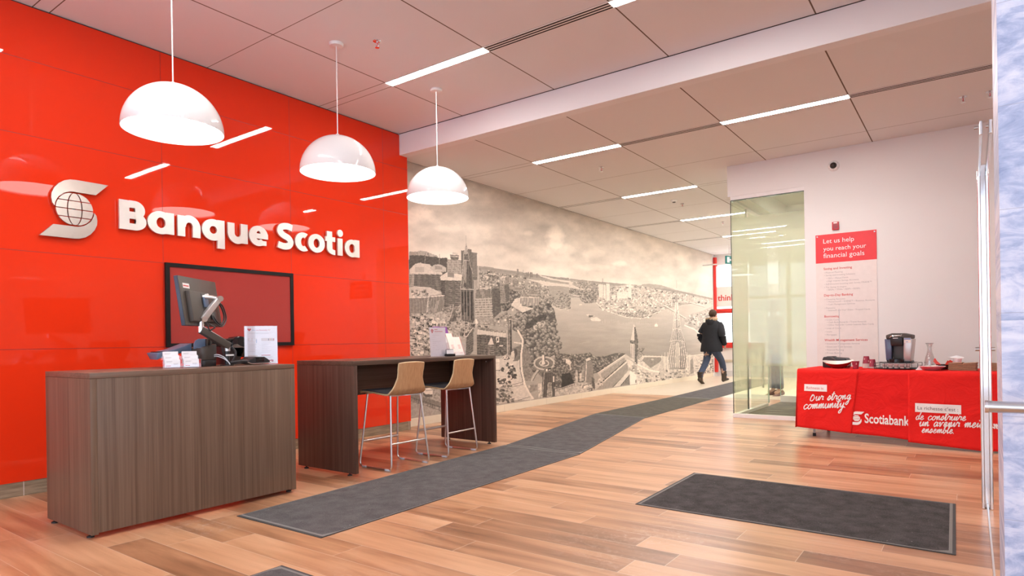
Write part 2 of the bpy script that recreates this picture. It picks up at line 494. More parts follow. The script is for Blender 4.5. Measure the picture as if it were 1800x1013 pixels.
def chain_inv(p):
    M = Matrix.Identity(4)
    while p is not None:
        M = Matrix.Translation(p.location) @ Matrix.Rotation(p.rotation_euler[2], 4, 'Z') @ M; p = p.parent
    return M.inverted()
def wp(name, bm, mat, parent, **kw):           # part modelled in room coordinates
    return finish(name, bm, mat, parent, M=chain_inv(parent), **kw)
def wbx(name, mat, parent, x0, x1, y0, y1, z0, z1, bevel=.002, **kw):
    bm = BM(); box(bm, x0, x1, y0, y1, z0, z1); return wp(name, bm, mat, parent, bevel=bevel, **kw)

# ================================================================== SHELL
Z1, Z2, ZB = 3.69, 3.44, 3.427
XR, XM, YB, YF, WY = -5.73, -5.90, -3.2, 18.0, 8.80
XE = 2.5
struct('floor', 'plank_floor', -6.1, XE + .2, YB - .2, YF + .2, -.1, 0)
struct('ceiling', 'ceiling_front', -6.1, XE + .2, YB - .2, 5.585, Z1, Z1 + .1)
struct('ceiling_back', 'ceiling_back', -6.1, XE + .2, 5.70, YF + .2, Z2, Z2 + .1)
bm = BM(); box(bm, -6.1, XE + .2, 5.585, 5.712, ZB, Z1 + .1)
o = finish('trim_1', bm, 'beam_white', smooth=False); o['kind'] = 'structure'; o['label'] = 'white bulkhead where the ceiling steps down'
struct('trim_2', 'dark_seam', XR, XE, 5.580, 5.585, Z1 - .006, Z1)          # shadow gap above the bulkhead
struct('wall_left', 'red_glass', XR - .25, XR, YB, 5.715, .107, Z1 - .012)
struct('trim_3', 'dark_seam', XR - .25, XR - .012, YB, 5.715, Z1 - .012, Z1)
bm = BM()
for z in (1.09, 1.828, 2.70, 3.27): box(bm, XR - .01, XR + .0006, YB, 5.715, z - .0025, z + .0025)
for y in (-1.17, .125, 1.42, 2.715, 4.01, 5.305): box(bm, XR - .01, XR + .0005, y - .002, y + .002, .107, Z1 - .012)
o = finish('trim_4', bm, 'seam_red', smooth=False); o['kind'] = 'structure'
struct('baseboard_left', 'skirting_brown', XR - .25, XR - .004, YB, 5.71, 0, .107)
struct('wall_left_back', 'plaster_white', XM - .2, XM, 5.6, YF + .1, 0, Z2)
struct('baseboard_left_back', 'skirting_beige', XM, XM + .012, 5.715, 17.75, 0, .107, bevel=.002)
struct('wall_far', 'plaster_white', -6.1, XE + .2, YF, YF + .15, 0, Z2)
struct('baseboard_far', 'light_grey_metal', -5.85, XE, YF - .02, YF, 0, .16)
struct('wall_right', 'plaster_white', XE, XE + .15, 1.9, YF, 0, Z1)
# street side: glazed front behind the viewpoint
struct('wall_back', 'plaster_white', -6.1, XE + .2, YB - .2, YB, 0, .25)
struct('trim_5', 'plaster_white', -6.1, XE + .2, YB - .2, YB, 3.35, Z1)
bm = BM()
for x in np.arange(-5.95, XE + .1, 1.40): box(bm, x - .06, x + .06, YB - .14, YB - .02, .25, 3.35)
box(bm, -6.1, XE + .1, YB - .12, YB - .04, 2.30, 2.38)
o = finish('window_1', bm, 'light_grey_metal', smooth=False); o['kind'] = 'structure'
struct('glass', 'glass_window', -6.0, XE, YB - .085, YB - .075, .25, 3.35, parent=o)
struct('wall_right_front', 'plaster_white', XE, XE + .15, YB, 1.9, 0, .25)
struct('trim_6', 'plaster_white', XE, XE + .15, YB, 1.9, 3.35, Z1)
bm = BM()
for y in (-2.9, -1.35, .2, 1.8): box(bm, XE + .04, XE + .12, y - .06, y + .06, .25, 3.35)
o = finish('window_2', bm, 'light_grey_metal', smooth=False); o['kind'] = 'structure'
struct('glass', 'glass_window', XE + .075, XE + .085, YB, 1.9, .25, 3.35, parent=o)

# ---- poster wall with the glazed office
struct('wall_front', 'plaster_white', -1.715, XE, WY, WY + .14, 0, Z2)
struct('trim_7', 'plaster_white', -2.686, -1.715, WY, WY + .20, 3.022, Z2)
struct('trim_8', 'white_metal', -2.650, -1.715, WY + .008, WY + .10, 2.972, 3.022)
struct('trim_9', 'glass_edge', -2.650, -1.715, WY + .012, WY + .07, 2.964, 2.972)
struct('trim_10', 'white_metal', -2.655, -1.715, WY - .005, WY + .05, 0, .055, bevel=.003)     # floor channel
w = struct('window_3', 'glass_frosted', -2.650, -1.718, WY + .018, WY + .030, .055, 2.966)
struct('pane_edge', 'glass_edge', -2.654, -2.648, WY + .012, WY + .034, .055, 2.966, parent=w)
OY = 11.35
struct('trim_11', 'white_metal', -2.655, -2.60, WY + .05, 10.45, 0, .05, bevel=.003)
struct('trim_12', 'plaster_white', -2.665, -2.45, WY + .20, OY, 2.985, Z2)
struct('trim_13', 'light_grey_metal', -2.645, -2.59, WY + .10, OY, 2.955, 2.985)
struct('trim_14', 'plaster_white', -2.45, XE, OY - .22, OY, 2.93, Z2)
struct('trim_15', 'light_grey_metal', -2.645, XE, OY - .14, OY - .05, 2.87, 2.93)
w = struct('window_4', 'glass_frosted', -2.640, -2.628, WY + .034, 9.47, .05, 2.955)
struct('pane_edge', 'glass_edge', -2.646, -2.622, 9.466, 9.472, .05, 2.955, parent=w)
d = thing('door_1', 'frosted glass office door with a steel pull handle', 'door', (-2.60, 9.50, 0)); d['kind'] = 'structure'
del d['category']
wbx('pane', 'glass_frosted', d, -2.606, -2.594, 9.50, 10.48, .055, 2.90, bevel=0)
wbx('pane_edge', 'glass_edge_green', d, -2.608, -2.592, 10.476, 10.482, .055, 2.90, bevel=0)
bm = BM()
for xx in (-2.655, -2.545): cyl(bm, (xx, 10.36, .30), (xx, 10.36, 1.15), .014, n=12)
for zz in (.72,): cyl(bm, (-2.66, 10.36, zz), (-2.54, 10.36, zz), .012, n=10); 
cyl(bm, (-2.66, 10.36, .95), (-2.54, 10.36, .95), .010, n=10)
wp('door_handle', bm, 'brushed_steel', d)
w = struct('window_5', 'glass_frosted', -2.60, XE, OY - .10, OY - .088, .11, 2.93)
struct('pane_edge', 'glass_edge_green', -2.606, -2.598, OY - .105, OY - .083, .11, 2.93, parent=w)
struct('trim_16', 'white_metal', -2.60, XE, OY - .13, OY - .06, 0, .11, bevel=.003)
struct('office_floor', 'office_carpet', -2.60, XE, WY + .05, OY - .13, 0, .006)
bpy.data.objects['office_floor'].name = 'floor_office'
struct('ceiling_office', 'plaster_white', -2.45, XE, WY + .20, OY - .22, 3.25, 3.30)

# ---- entrance: marble pier, glass side panel, chrome framed leaf
struct('wall_entrance', 'marble_blue', .067, 1.6, 2.20, 2.62, 0, Z1)
w = struct('window_6', 'glass_door', .070, .082, 2.21, 4.96, .03, 2.9)
struct('pane_edge', 'satin_metal', .066, .086, 2.21, 4.96, 0, .03, parent=w)
d = thing('door_2', 'clear entrance door leaf with a chrome stile', 'door', (.06, 4.9, 0)); d['kind'] = 'structure'; del d['category']
bm = BM(); box(bm, .050, .084, 4.965, 5.01, 0, 2.16); box(bm, .040, .058, 4.93, 4.965, 0, 2.13)
wp('stile', bm, 'chrome', d, bevel=.004, smooth=False)
bm = BM(); box(bm, .044, .058, 3.9, 4.93, 2.08, 2.15); wp('top_rail', bm, 'chrome', d, bevel=.003, smooth=False)
bm = BM(); cyl(bm, (.05, 4.985, 1.0), (.02, 4.985, 1.0), .012, n=12); cyl(bm, (.05, 4.985, 2.4), (.03, 4.985, 2.4), .010, n=12)
wp('lock', bm, 'brushed_steel', d)
t = thing('pull_bar', 'round brushed steel bar in front of the blue veined marble', 'handrail', (.30, 2.03, 0))
bm = BM(); tube(bm, corner_path([(.030, 2.03, .912), (.62, 2.03, .912), (.62, 2.19, .912)], .04), .0148, n=20)
wp('bar', bm, 'brushed_steel', t)
bm = BM(); cyl(bm, (.026, 2.03, .912), (.033, 2.03, .912), .0162, n=20); wp('end_cap', bm, 'chrome', t)
bm = BM(); cyl(bm, (.62, 2.03, 0), (.62, 2.03, .90), .0148, n=16); wp('post', bm, 'brushed_steel', t)
bm = BM(); cyl(bm, (.62, 2.182, .912), (.62, 2.196, .912), .035, n=20); wp('wall_flange', bm, 'brushed_steel', t)

# ================================================================== CEILING FITTINGS
def strip(x0, x1, y, z, label, grp, mat='strip_light'):
    t = thing('ceiling_light', label, 'ceiling light', ((x0 + x1) / 2, y, z), 0, grp)
    h = (x1 - x0) / 2 - .004
    bm = BM(); box(bm, -h, h, -.056, -.046, -.004, .0); box(bm, -h, h, .046, .056, -.004, 0)
    obj('frame', bm, 'white_metal', t, smooth=False)
    bm = BM(); box(bm, -h, h, -.046, .046, -.003, -.0005); obj('diffuser', bm, 'strip_light_office' if z < 3.4 else ('strip_light_hall' if y > 6 else mat), t, smooth=False)
def slot(x0, x1, y, z, label, grp, n=3):
    t = thing('air_diffuser', label, 'air vent', ((x0 + x1) / 2, y, z), 0, grp)
    h = (x1 - x0) / 2 - .006
    ys = np.linspace(-.035, .035, n)
    bm = BM(); box(bm, -h, h, -.056, .056, -.004, -.0005)
    obj('frame', bm, 'white_metal', t, smooth=False)
    for yy in ys:
        bm = BM(); box(bm, -h + .004, h - .004, yy - .0075, yy + .0075, -.0055, -.004)
        obj('slot', bm, 'slot_dark', t, smooth=False)
GA, GB = 'linear ceiling lights', 'linear slot air vents'
strip(-4.70, -3.46, 4.45, Z1, 'glowing ceiling strip above the pendants, left of the long slot vent', GA)
strip(-2.22, -.98, 4.45, Z1, 'glowing ceiling strip cut by the top edge of the picture', GA)
slot(-3.46, -2.22, 4.45, Z1, 'three slot air vent between the two front ceiling strips', GB)
slot(-.98, .26, 4.45, Z1, 'front ceiling slot vent above the entrance', GB)
for x in (-4.70, -2.22): strip(x, x + 1.24, 1.84, Z1, 'ceiling strip of the row nearest the street' + (' mirrored in the red wall' if x < -3 else ''), GA)
slot(-3.46, -2.22, 1.84, Z1, 'slot vent in the ceiling row nearest the street', GB)
strip(-4.70, -3.46, -.77, Z1, 'ceiling strip nearest the street windows', GA)
A = 6.98
strip(-4.645, -3.41, A, Z2, 'glowing ceiling strip just behind the bulkhead, before the mural', GA)
slot(-3.41, -2.175, A, Z2, 'slot vent joining the two ceiling strips behind the bulkhead', GB)
strip(-2.175, -.94, A, Z2, 'longest looking glowing strip, right above the glass office approach', GA)
slot(-.94, .295, A, Z2, 'slot vent above the refreshment table running to the entrance', GB)
strip(-4.645, -3.41, 9.61, Z2, 'glowing ceiling strip level with the front of the glass office', GA)
slot(-5.89, -4.645, 9.61, Z2, 'first slot vent touching the top of the mural', GB, 2)
for i, y in enumerate((12.24, 14.85)):
    strip(-4.645, -3.41, y, Z2, ('third' if i == 0 else 'farthest') + ' glowing strip over the hallway, partly behind the office glass', GA)
    slot(-5.89, -4.645, y, Z2, ('second' if i == 0 else 'farthest') + ' slot vent touching the top of the mural', GB, 2)
strip(-2.175, -.94, 12.9, Z2, 'ceiling strip behind the frosted office seen through glass', GA)
strip(-1.9, -.7, 10.1, 3.25, 'ceiling strip inside the glass office', GA)
for y in (12.24, 14.85, 17.3): strip(.3, 1.54, y, Z2, 'added unseen ceiling strip brightening the hall behind the office', GA)  # unseen strips added to brighten the rear of the hall
strip(-2.175, -.94, 15.5, Z2, 'added ceiling strip near the far wall, hidden by the office', GA)  # hidden extra strip, added for more light at the rear
strip(-4.645, -3.41, 17.4, Z2, 'added ceiling strip brightening the hall end before the sign board', GA)  # extra strip put in so the hall end gets more light

def sprinkler(x, y, z, label, red=False):
    t = thing('sprinkler_head', label, 'sprinkler', (x, y, z), .5, 'ceiling sprinkler heads')
    bm = BM(); lathe(bm, [(.001, 0), (.036, 0), (.036, -.004), (.028, -.008), (.012, -.009), (.010, -.004), (.001, -.004)], 24, cap0=False, cap1=False)
    obj('escutcheon', bm, 'chrome', t)
    bm = BM()
    cyl(bm, (0, 0, 0), (0, 0, -.018), .009, n=12)
    for s in (-1, 1): tube(bm, [(s * .008, 0, -.016), (s * .015, 0, -.028), (s * .011, 0, -.042), (0, 0, -.05)], .0028, n=6)
    cyl(bm, (0, 0, -.05), (0, 0, -.056), .005, n=8)
    obj('frame_arms', bm, 'chrome', t)
    bm = BM(); cyl(bm, (0, 0, -.056), (0, 0, -.059), .019, n=16); obj('deflector', bm, 'chrome', t)
    bm = BM(); cyl(bm, (0, 0, -.018), (0, 0, -.05), .004, n=8); obj('bulb', bm, 'alarm_red', t)
sprinkler(-4.098, 3.751, Z1, 'sprinkler head in the front ceiling beside the middle pendant')
sprinkler(-4.045, 7.72, Z2, 'sprinkler head below the strip light nearest the bulkhead')
sprinkler(-4.045, 10.70, Z2, 'sprinkler head beside the round smoke detector')
sprinkler(-4.045, 12.93, Z2, 'small far sprinkler head next to the office glass')
sprinkler(-.036, 7.70, Z2, 'sprinkler head at far right above the refreshment table')
t = thing('smoke_detector', 'round white smoke detector on the hallway ceiling', 'smoke detector', (-4.05, 10.33, Z2))
bm = BM(); lathe(bm, [(.055, 0), (.055, -.012), (.05, -.02), (.03, -.034)], 28); obj('base', bm, 'white_plastic', t)
bm = BM(); lathe(bm, [(.028, -.034), (.026, -.044), (.012, -.048)], 20); obj('sensor', bm, 'grey_plastic', t)

# ---- pendants
def pendant(y, label):
    t = thing('pendant_lamp', label, 'pendant lamp', (-4.415, y, Z1), 0, 'white dome pendant lamps over the counters')
    bm = BM(); lathe(bm, [(.001, 0), (.062, 0), (.062, -.012), (.055, -.022), (.012, -.026), (.001, -.026)], 32, cap0=False, cap1=False); obj('canopy', bm, 'white_plastic', t)
    R, zr = .318, 2.572 - Z1
    bm = BM(); cyl(bm, (0, 0, -.026), (0, 0, zr + R - .002), .0045, n=10); obj('cord', bm, 'white_plastic', t)
    prof = [(R * math.cos(a), zr + R * math.sin(a)) for a in np.linspace(0, PI / 2 - .02, 22)]
    inn = [((R - .004) * math.cos(a), zr + (R - .004) * math.sin(a)) for a in np.linspace(PI / 2 - .02, 0, 22)]
    bm = BM(); lathe(bm, prof + inn + [prof[0]], 64, cap0=False, cap1=False); obj('lamp_shade', bm, 'shade_white', t)
    bm = BM(); lathe(bm, [(.001, zr + .012), (R - .012, zr + .012), (R - .012, zr + .016), (.001, zr + .016)], 48, cap0=False, cap1=False); obj('diffuser', bm, 'lamp_diffuser', t)
    bm = BM(); cyl(bm, (0, 0, zr + R - .03), (0, 0, zr + R + .018), .014, n=14); obj('cord_grip', bm, 'white_plastic', t)
pendant(2.175, 'largest looking white dome pendant, leftmost, before the sign')
pendant(3.571, 'middle white dome pendant hanging before the red wall')
pendant(4.835, 'smallest looking white dome pendant, rightmost, before the mural')

# ================================================================== MATS
def mat_thing(name, label, P, pile, edge_side=True):
    c = sum((Vector((p[0], p[1], 0)) for p in P), Vector()) / len(P)
    t = thing(name, label, 'floor mat', (c.x, c.y, 0), 0, 'grey entrance carpet mats')
    Q = [Vector((p[0], p[1], 0)) - c for p in P]
    bm = BM(); v0 = [bm.verts.new(q) for q in Q]; v1 = [bm.verts.new(q + Vector((0, 0, .004))) for q in Q]
    n = len(Q)
    bm.faces.new(v0[::-1]); bm.faces.new(v1)
    for i in range(n): bm.faces.new((v0[i], v0[(i + 1) % n], v1[(i + 1) % n], v1[i]))
    obj('rubber_edge', bm, 'rubber_dark', t, smooth=False)
    S = [q * (1 - .018 / max(q.length, .1)) for q in Q]
    bm = BM(); v0 = [bm.verts.new(q + Vector((0, 0, .004))) for q in S]; v1 = [bm.verts.new(q + Vector((0, 0, .0052))) for q in S]
    bm.faces.new(v1)
    for i in range(n): bm.faces.new((v0[i], v0[(i + 1) % n], v1[(i + 1) % n], v1[i]))
    obj('edge_strip', bm, 'rubber_light', t, smooth=False)
    # pile sheet with a slightly uneven top
    S = [q * (1 - .034 / max(q.length, .1)) for q in Q]
    bm = BM(); N_ = 30; G = []
    for i in range(N_ + 1):
        r = []
        for j in range(N_ + 1):
            a = S[0].lerp(S[1], i / N_); b = S[3].lerp(S[2], i / N_); p = a.lerp(b, j / N_)
            e = min(i, j, N_ - i, N_ - j)
            z = .010 + random.uniform(-.0006, .0006) if e > 0 else .005
            r.append(bm.verts.new(p + Vector((0, 0, z))))
        G.append(r)
    for i in range(N_):
        for j in range(N_): bm.faces.new((G[i][j], G[i + 1][j], G[i + 1][j + 1], G[i][j + 1]))
    obj('pile', bm, pile, t)
mat_thing('floor_mat', 'grey runner mat nearest the counters, beside the bar stools', [(-3.825, 2.245), (-2.985, 2.255), (-3.045, 5.29), (-3.985, 5.345)], 'mat_pile')
mat_thing('floor_mat', 'second grey runner mat angling away past the bar table', [(-3.975, 5.355), (-3.05, 5.30), (-3.665, 8.17), (-4.50, 8.24)], 'mat_pile')
mat_thing('floor_mat', 'third runner mat, olive grey, before the glass office', [(-4.505, 8.25), (-3.655, 8.18), (-3.745, 11.23), (-4.545, 11.34)], 'mat_pile_olive')
mat_thing('floor_mat', 'farthest runner mat beside the walking person', [(-4.55, 11.35), (-3.74, 11.24), (-3.86, 16.9), (-4.80, 17.0)], 'mat_pile')
mat_thing('floor_mat', 'dark grey mat lying alone at right in front of the red table', [(-1.818, 3.875), (-.075, 3.825), (-.095, 4.975), (-1.838, 5.03)], 'mat_pile_dark')
mat_thing('floor_mat', 'grey mat corner at the bottom edge of the picture', [(-2.80, .45), (-1.95, .45), (-1.93, 1.86), (-2.78, 1.865)], 'mat_pile')

# ================================================================== COUNTER (near) and BAR TABLE
X0, X1_, Y0, Y1 = -4.74, -4.07, 1.512, 2.862
t = thing('service_counter', 'grey brown wood laminate service counter nearest the viewer', 'counter', ((X0 + X1_) / 2, (Y0 + Y1) / 2, 0))
wbx('countertop', 'laminate_along', t, X0, X1_, Y0, Y1, .918, .95, .0015)
wbx('end_panel', 'laminate_vertical', t, X0, X1_ + .0, Y0, Y0 + .035, .022, .917, .0015)
wbx('end_panel', 'laminate_vertical', t, X0, X1_ + .0, Y1 - .035, Y1, .022, .917, .0015)
wbx('front_panel', 'laminate_vertical', t, X1_ - .024, X1_ - .002, Y0 + .036, Y1 - .036, .030, .917, .001)
wbx('shelf', 'laminate_along', t, X0 + .02, X1_ - .03, Y0 + .036, Y1 - .036, .45, .475, .001)
for x in (X0 + .07, X1_ - .07):
    for y in (Y0 + .018, Y1 - .018):
        bm = BM(); lathe(bm, [(.02, 0), (.02, .008), (.007, .012), (.007, .022)], 16, c=(x, y, 0)); wp('leveling_foot', bm, 'black_plastic', t)
X0, X1_, Y0, Y1 = -4.86, -4.10, 3.443, 5.36
t = thing('bar_table', 'dark wood laminate high bar table with two stools under it', 'table', ((X0 + X1_) / 2, (Y0 + Y1) / 2, 0))
wbx('tabletop', 'laminate_dark_along', t, X0, X1_, Y0, Y1, .913, .95, .0015)
for y in (Y0, Y1 - .038):
    wbx('end_panel', 'laminate_dark_vertical', t, X0, X1_, y, y + .038, .022, .912, .0015)
wbx('modesty_panel', 'laminate_dark_along', t, X0 + .12, X0 + .14, Y0 + .039, Y1 - .039, .605, .912, .001)
for x in (X0 + .09, X1_ - .09):
    for y in (Y0 + .019, Y1 - .019):
        bm = BM(); lathe(bm, [(.02, 0), (.02, .008), (.007, .012), (.007, .022)], 16, c=(x, y, 0)); wp('leveling_foot', bm, 'black_plastic', t)
for z, yy in ((.88, Y1 - .039),):
    for xx in (-4.2, -4.5):
        bm = BM(); cyl(bm, (xx, yy, z), (xx, yy - .003, z), .007, n=10); wp('screw_cap', bm, 'satin_metal', t)

# ================================================================== BAR STOOLS (sitter faces -X)
def stool(loc, rz, label):
    t = thing('bar_stool', label, 'bar stool', loc, rz, 'oak shell bar stools at the bar table')
    # local frame: sitter faces -x, width along y
    hw = .205
    # moulded ply shell: profile in x-z (front edge -> bend -> backrest top)
    prof = catmull([(-.235, 0, .655), (-.20, 0, .668), (-.05, 0, .662), (.10, 0, .648), (.155, 0, .652), (.190, 0, .690), (.205, 0, .77), (.232, 0, .915)], 6)
    def width(i):
        u = i / (len(prof) - 1)
        if u < .12: return .185 + .02 * (u / .12)
        if u < .66: return .205
        return .205 - .062 * min(1, (u - .66) / .22) + (.004 if u > .93 else 0)
    def shell(off0, off1, wf, i0=0, i1=None, nw=9):
        bm = BM(); i1 = len(prof) if i1 is None else i1
        rows = []
        for i in range(i0, i1):
            p = prof[i]; d = (prof[min(i + 1, len(prof) - 1)] - prof[max(i - 1, 0)]).normalized()
            nrm = Vector((-d.z, 0, d.x)); w = width(i) * wf; u = i / (len(prof) - 1)
            top = []; bot = []
            for j in range(nw):
                v = j / (nw - 1) * 2 - 1
                bulge = (-.014 * (1 - v * v)) if u > .7 else (-.010 * (1 - v * v)) * (1 if u > .15 else 0)
                sag = .010 * (1 - v * v) if u > .93 else 0
                q = p + Vector((0, v * w, sag if i == len(prof) - 1 else 0)) + nrm * bulge
                top.append(q + nrm * off1); bot.append(q + nrm * off0)
            rows.append(top + bot[::-1])
        rings(bm, rows); return bm
    obj('seat_shell', shell(-.006, .006, 1.0), 'oak_ply', t, ang=50)
    # pale ply edge strip round the rim
    bm = BM()
    edge = []
    n = len(prof)
    for side in (-1, 1):
        pts = []
        for i in range(n):
            pts.append(prof[i] + Vector((0, side * width(i), 0)))
        tube(bm, pts, .0065, n=8)
    d = prof[-1]; wtop = width(n - 1)
    tube(bm, [d + Vector((0.008 * (1 - v * v), v * wtop, .010 * (1 - v * v))) for v in np.linspace(-1, 1, 9)], .0065, n=8)
    obj('shell_edge', bm, 'ply_edge', t)
    obj('seat_pad', shell(.006, .014, .93, 1, int(n * .68)), 'seat_felt', t, bevel=.003, seg=1)
    # round rod frame: two side loops joined by the rear top bar and foot rungs
    r = .0085
    B, F = .205, -.205           # feet, x
    Zt = .638
    bm = BM()
    for s in (-1, 1):
        yt, yb = s * .175, s * .222
        path = corner_path([(F + .05, yt, Zt + .004), (F - .015, yb, r), (B, yb, r), (B - .055, yt, Zt)], .045)
        if s == -1: left = path
        else: right = path
    full = left + corner_path([left[-1], (.15, -.175, Zt + .0), (.15, .175, Zt + .0), right[-1]], .02)[1:-1] + right[::-1]
    full = [Vector(p) for p in full]
    tube(bm, full, r, n=10)
    tube(bm, corner_path([(F + .05, -.175, Zt + .004), (F + .03, -.175, Zt + .010), (F + .03, .175, Zt + .010), (F + .05, .175, Zt + .004)], .012), r * .9, n=8)
    obj('rod_frame', bm, 'satin_metal', t)
    for x, z, rr in ((B - .026, .225, .0075), (F + .007, .225, .012)):
        u = (z - 0) / Zt; yy = .222 - (.047) * u
        bm = BM(); cyl(bm, (x + (.0 if x > 0 else .0), -yy + .004, z), (x, yy - .004, z), rr, n=12); obj('foot_rung', bm, 'satin_metal', t)
    for x in (F + .055, B - .05):
        for s in (-1, 1):
            bm = BM(); box(bm, x - .030, x + .030, s * .222 - .011, s * .222 + .011, 0, .016); obj('glide', bm, 'clear_foot', t, bevel=.003)
    bm = BM(); box(bm, -.10, .03, -.05, .05, .628, .645); obj('fixing_plate', bm, 'black_plastic', t, bevel=.002)
stool((-4.198, 3.983, 0), -.04, 'nearer oak bar stool with grey seat pad at the bar table')
stool((-4.228, 4.715, 0), .02, 'farther oak bar stool with grey seat pad before the mural')

# ================================================================== WALL SCREEN
t = thing('wall_television', 'black framed wall screen showing plain dark red', 'television', (XR, 3.365, 1.087))
Y0, Y1, Za, Zb = 2.722, 4.012, 1.085, 1.832
bm = BM()
for (a, b, c, d) in ((Y0, Y1, Za, Za + .035), (Y0, Y1, Zb - .035, Zb), (Y0, Y0 + .035, Za + .035, Zb - .035), (Y1 - .035, Y1, Za + .035, Zb - .035)):
    box(bm, XR + .002, XR + .030, a, b, c, d)
wp('bezel', bm, 'bezel_black', t, smooth=False)
wbx('screen', 'screen_red', t, XR + .002, XR + .020, Y0 + .033, Y1 - .033, Za + .033, Zb - .033, 0)
wbx('sensor', 'grey_plastic', t, XR + .01, XR + .028, Y1 - .30, Y1 - .25, Za - .014, Za - .001)

# ================================================================== SIGN ON THE RED WALL
t = thing('logo_emblem', 'brushed metal S shaped emblem with a globe on the red wall', 'sign', (XR, 2.03, 2.185))
TH, ST = .022, .018
ME = Matrix.Translation((XR + ST, 2.03, 2.185)) @ WALL_X
g = .009; Rg = .128
arc = lambda r, a0, a1, n: [(r * math.cos(math.radians(a)), r * math.sin(math.radians(a))) for a in np.linspace(a0, a1, n)]
hook = [(.240, .232), (.148, .136), (.03, .136)] + arc(Rg + g, 76, 176, 18)[1:] + [(-.152, .030)]
hook += [(-.158, .070), (-.155, .104), (-.138, .146), (-.108, .185), (-.070, .214), (-.030, .228), (.01, .232)]
for s, nm in ((1, 'upper_hook'), (-1, 'lower_hook')):
    bm = BM(); prism(bm, [(s * p[0] * (1 if s > 0 else .99), s * p[1]) for p in hook], ME, TH); wp(nm, bm, 'emblem_metal', t, smooth=False, bevel=.0012, seg=1)
bm = BM()
lat = [(-.2, -.064 - .0035), (-.064 + .0035, -.0035), (.0035, .064 - .0035), (.064 + .0035, .2)]
def merid(v, k):     # half width of globe or inner lens at height v
    R_ = Rg if k == 'o' else None
    if k == 'o': return math.sqrt(max(0, Rg * Rg - v * v))
    return .050 * math.sqrt(max(0, 1 - (v / .128) ** 2))
for a, b in lat:
    a, b = max(a, -Rg + .0005), min(b, Rg - .0005); vs = np.linspace(a, b, 14)
    gm = .0038
    Lp = [(merid(v, 'i') - gm, v) for v in vs if merid(v, 'i') > gm * 1.3]
    if len(Lp) > 2: prism(bm, Lp + [(-u, v) for u, v in reversed(Lp)], ME, TH * .8)
    for s in (-1, 1):
        In = [(merid(v, 'i') + gm, v) for v in vs if merid(v, 'o') > merid(v, 'i') + 2 * gm]
        Ou = [(merid(v, 'o'), v) for v in vs if merid(v, 'o') > merid(v, 'i') + 2 * gm]
        if len(In) > 2:
            pl = Ou + In[::-1]; prism(bm, [(s * u, v) for u, v in pl], ME, TH * .8)
wp('globe', bm, 'emblem_metal', t, smooth=False)
for y, z in ((.1, .18), (-.1, .18), (.1, -.18), (-.1, -.18), (0, 0)):
    bm = BM(); cyl(bm, (XR, 2.03 + y, 2.185 + z), (XR + ST, 2.03 + y, 2.185 + z), .008, n=8); wp('standoff', bm, 'black_plastic', t)

t = thing('bank_name_sign', 'brushed metal letters reading Banque Scotia on the red wall', 'sign', (XR, 3.6, 2.07))
M0 = Matrix.Translation((XR + .018, 0, 0)) @ WALL_X
def ring_arc(bm, cx, cz, ox, oz, ix, iz, a0=0, a1=360):
    if a1 - a0 > 190:
        mid = (a0 + a1) / 2; ring_arc(bm, cx, cz, ox, oz, ix, iz, a0, mid); ring_arc(bm, cx, cz, ox, oz, ix, iz, mid, a1); return
    A_ = np.radians(np.linspace(a0, a1, 22))
    prism(bm, [(cx + ox * math.cos(a), cz + oz * math.sin(a)) for a in A_] + [(cx + ix * math.cos(a), cz + iz * math.sin(a)) for a in A_[::-1]], M0, .022)
def rect(bm, y0, y1, z0, z1): prism(bm, [(y0, z0), (y1, z0), (y1, z1), (y0, z1)], M0, .022)
def stroke(bm, pts, w):
    P = catmull([(a, b, 0) for a, b in pts], 7); L_, R_ = [], []
    for i, p in enumerate(P):
        d = (P[min(i + 1, len(P) - 1)] - P[max(i - 1, 0)]).normalized(); n_ = Vector((-d.y, d.x, 0)) * w / 2
        L_.append(p + n_); R_.append(p - n_)
    for a, b, c, d in zip(L_, L_[1:], R_, R_[1:]): prism(bm, [a, b, d, c], M0, .022)
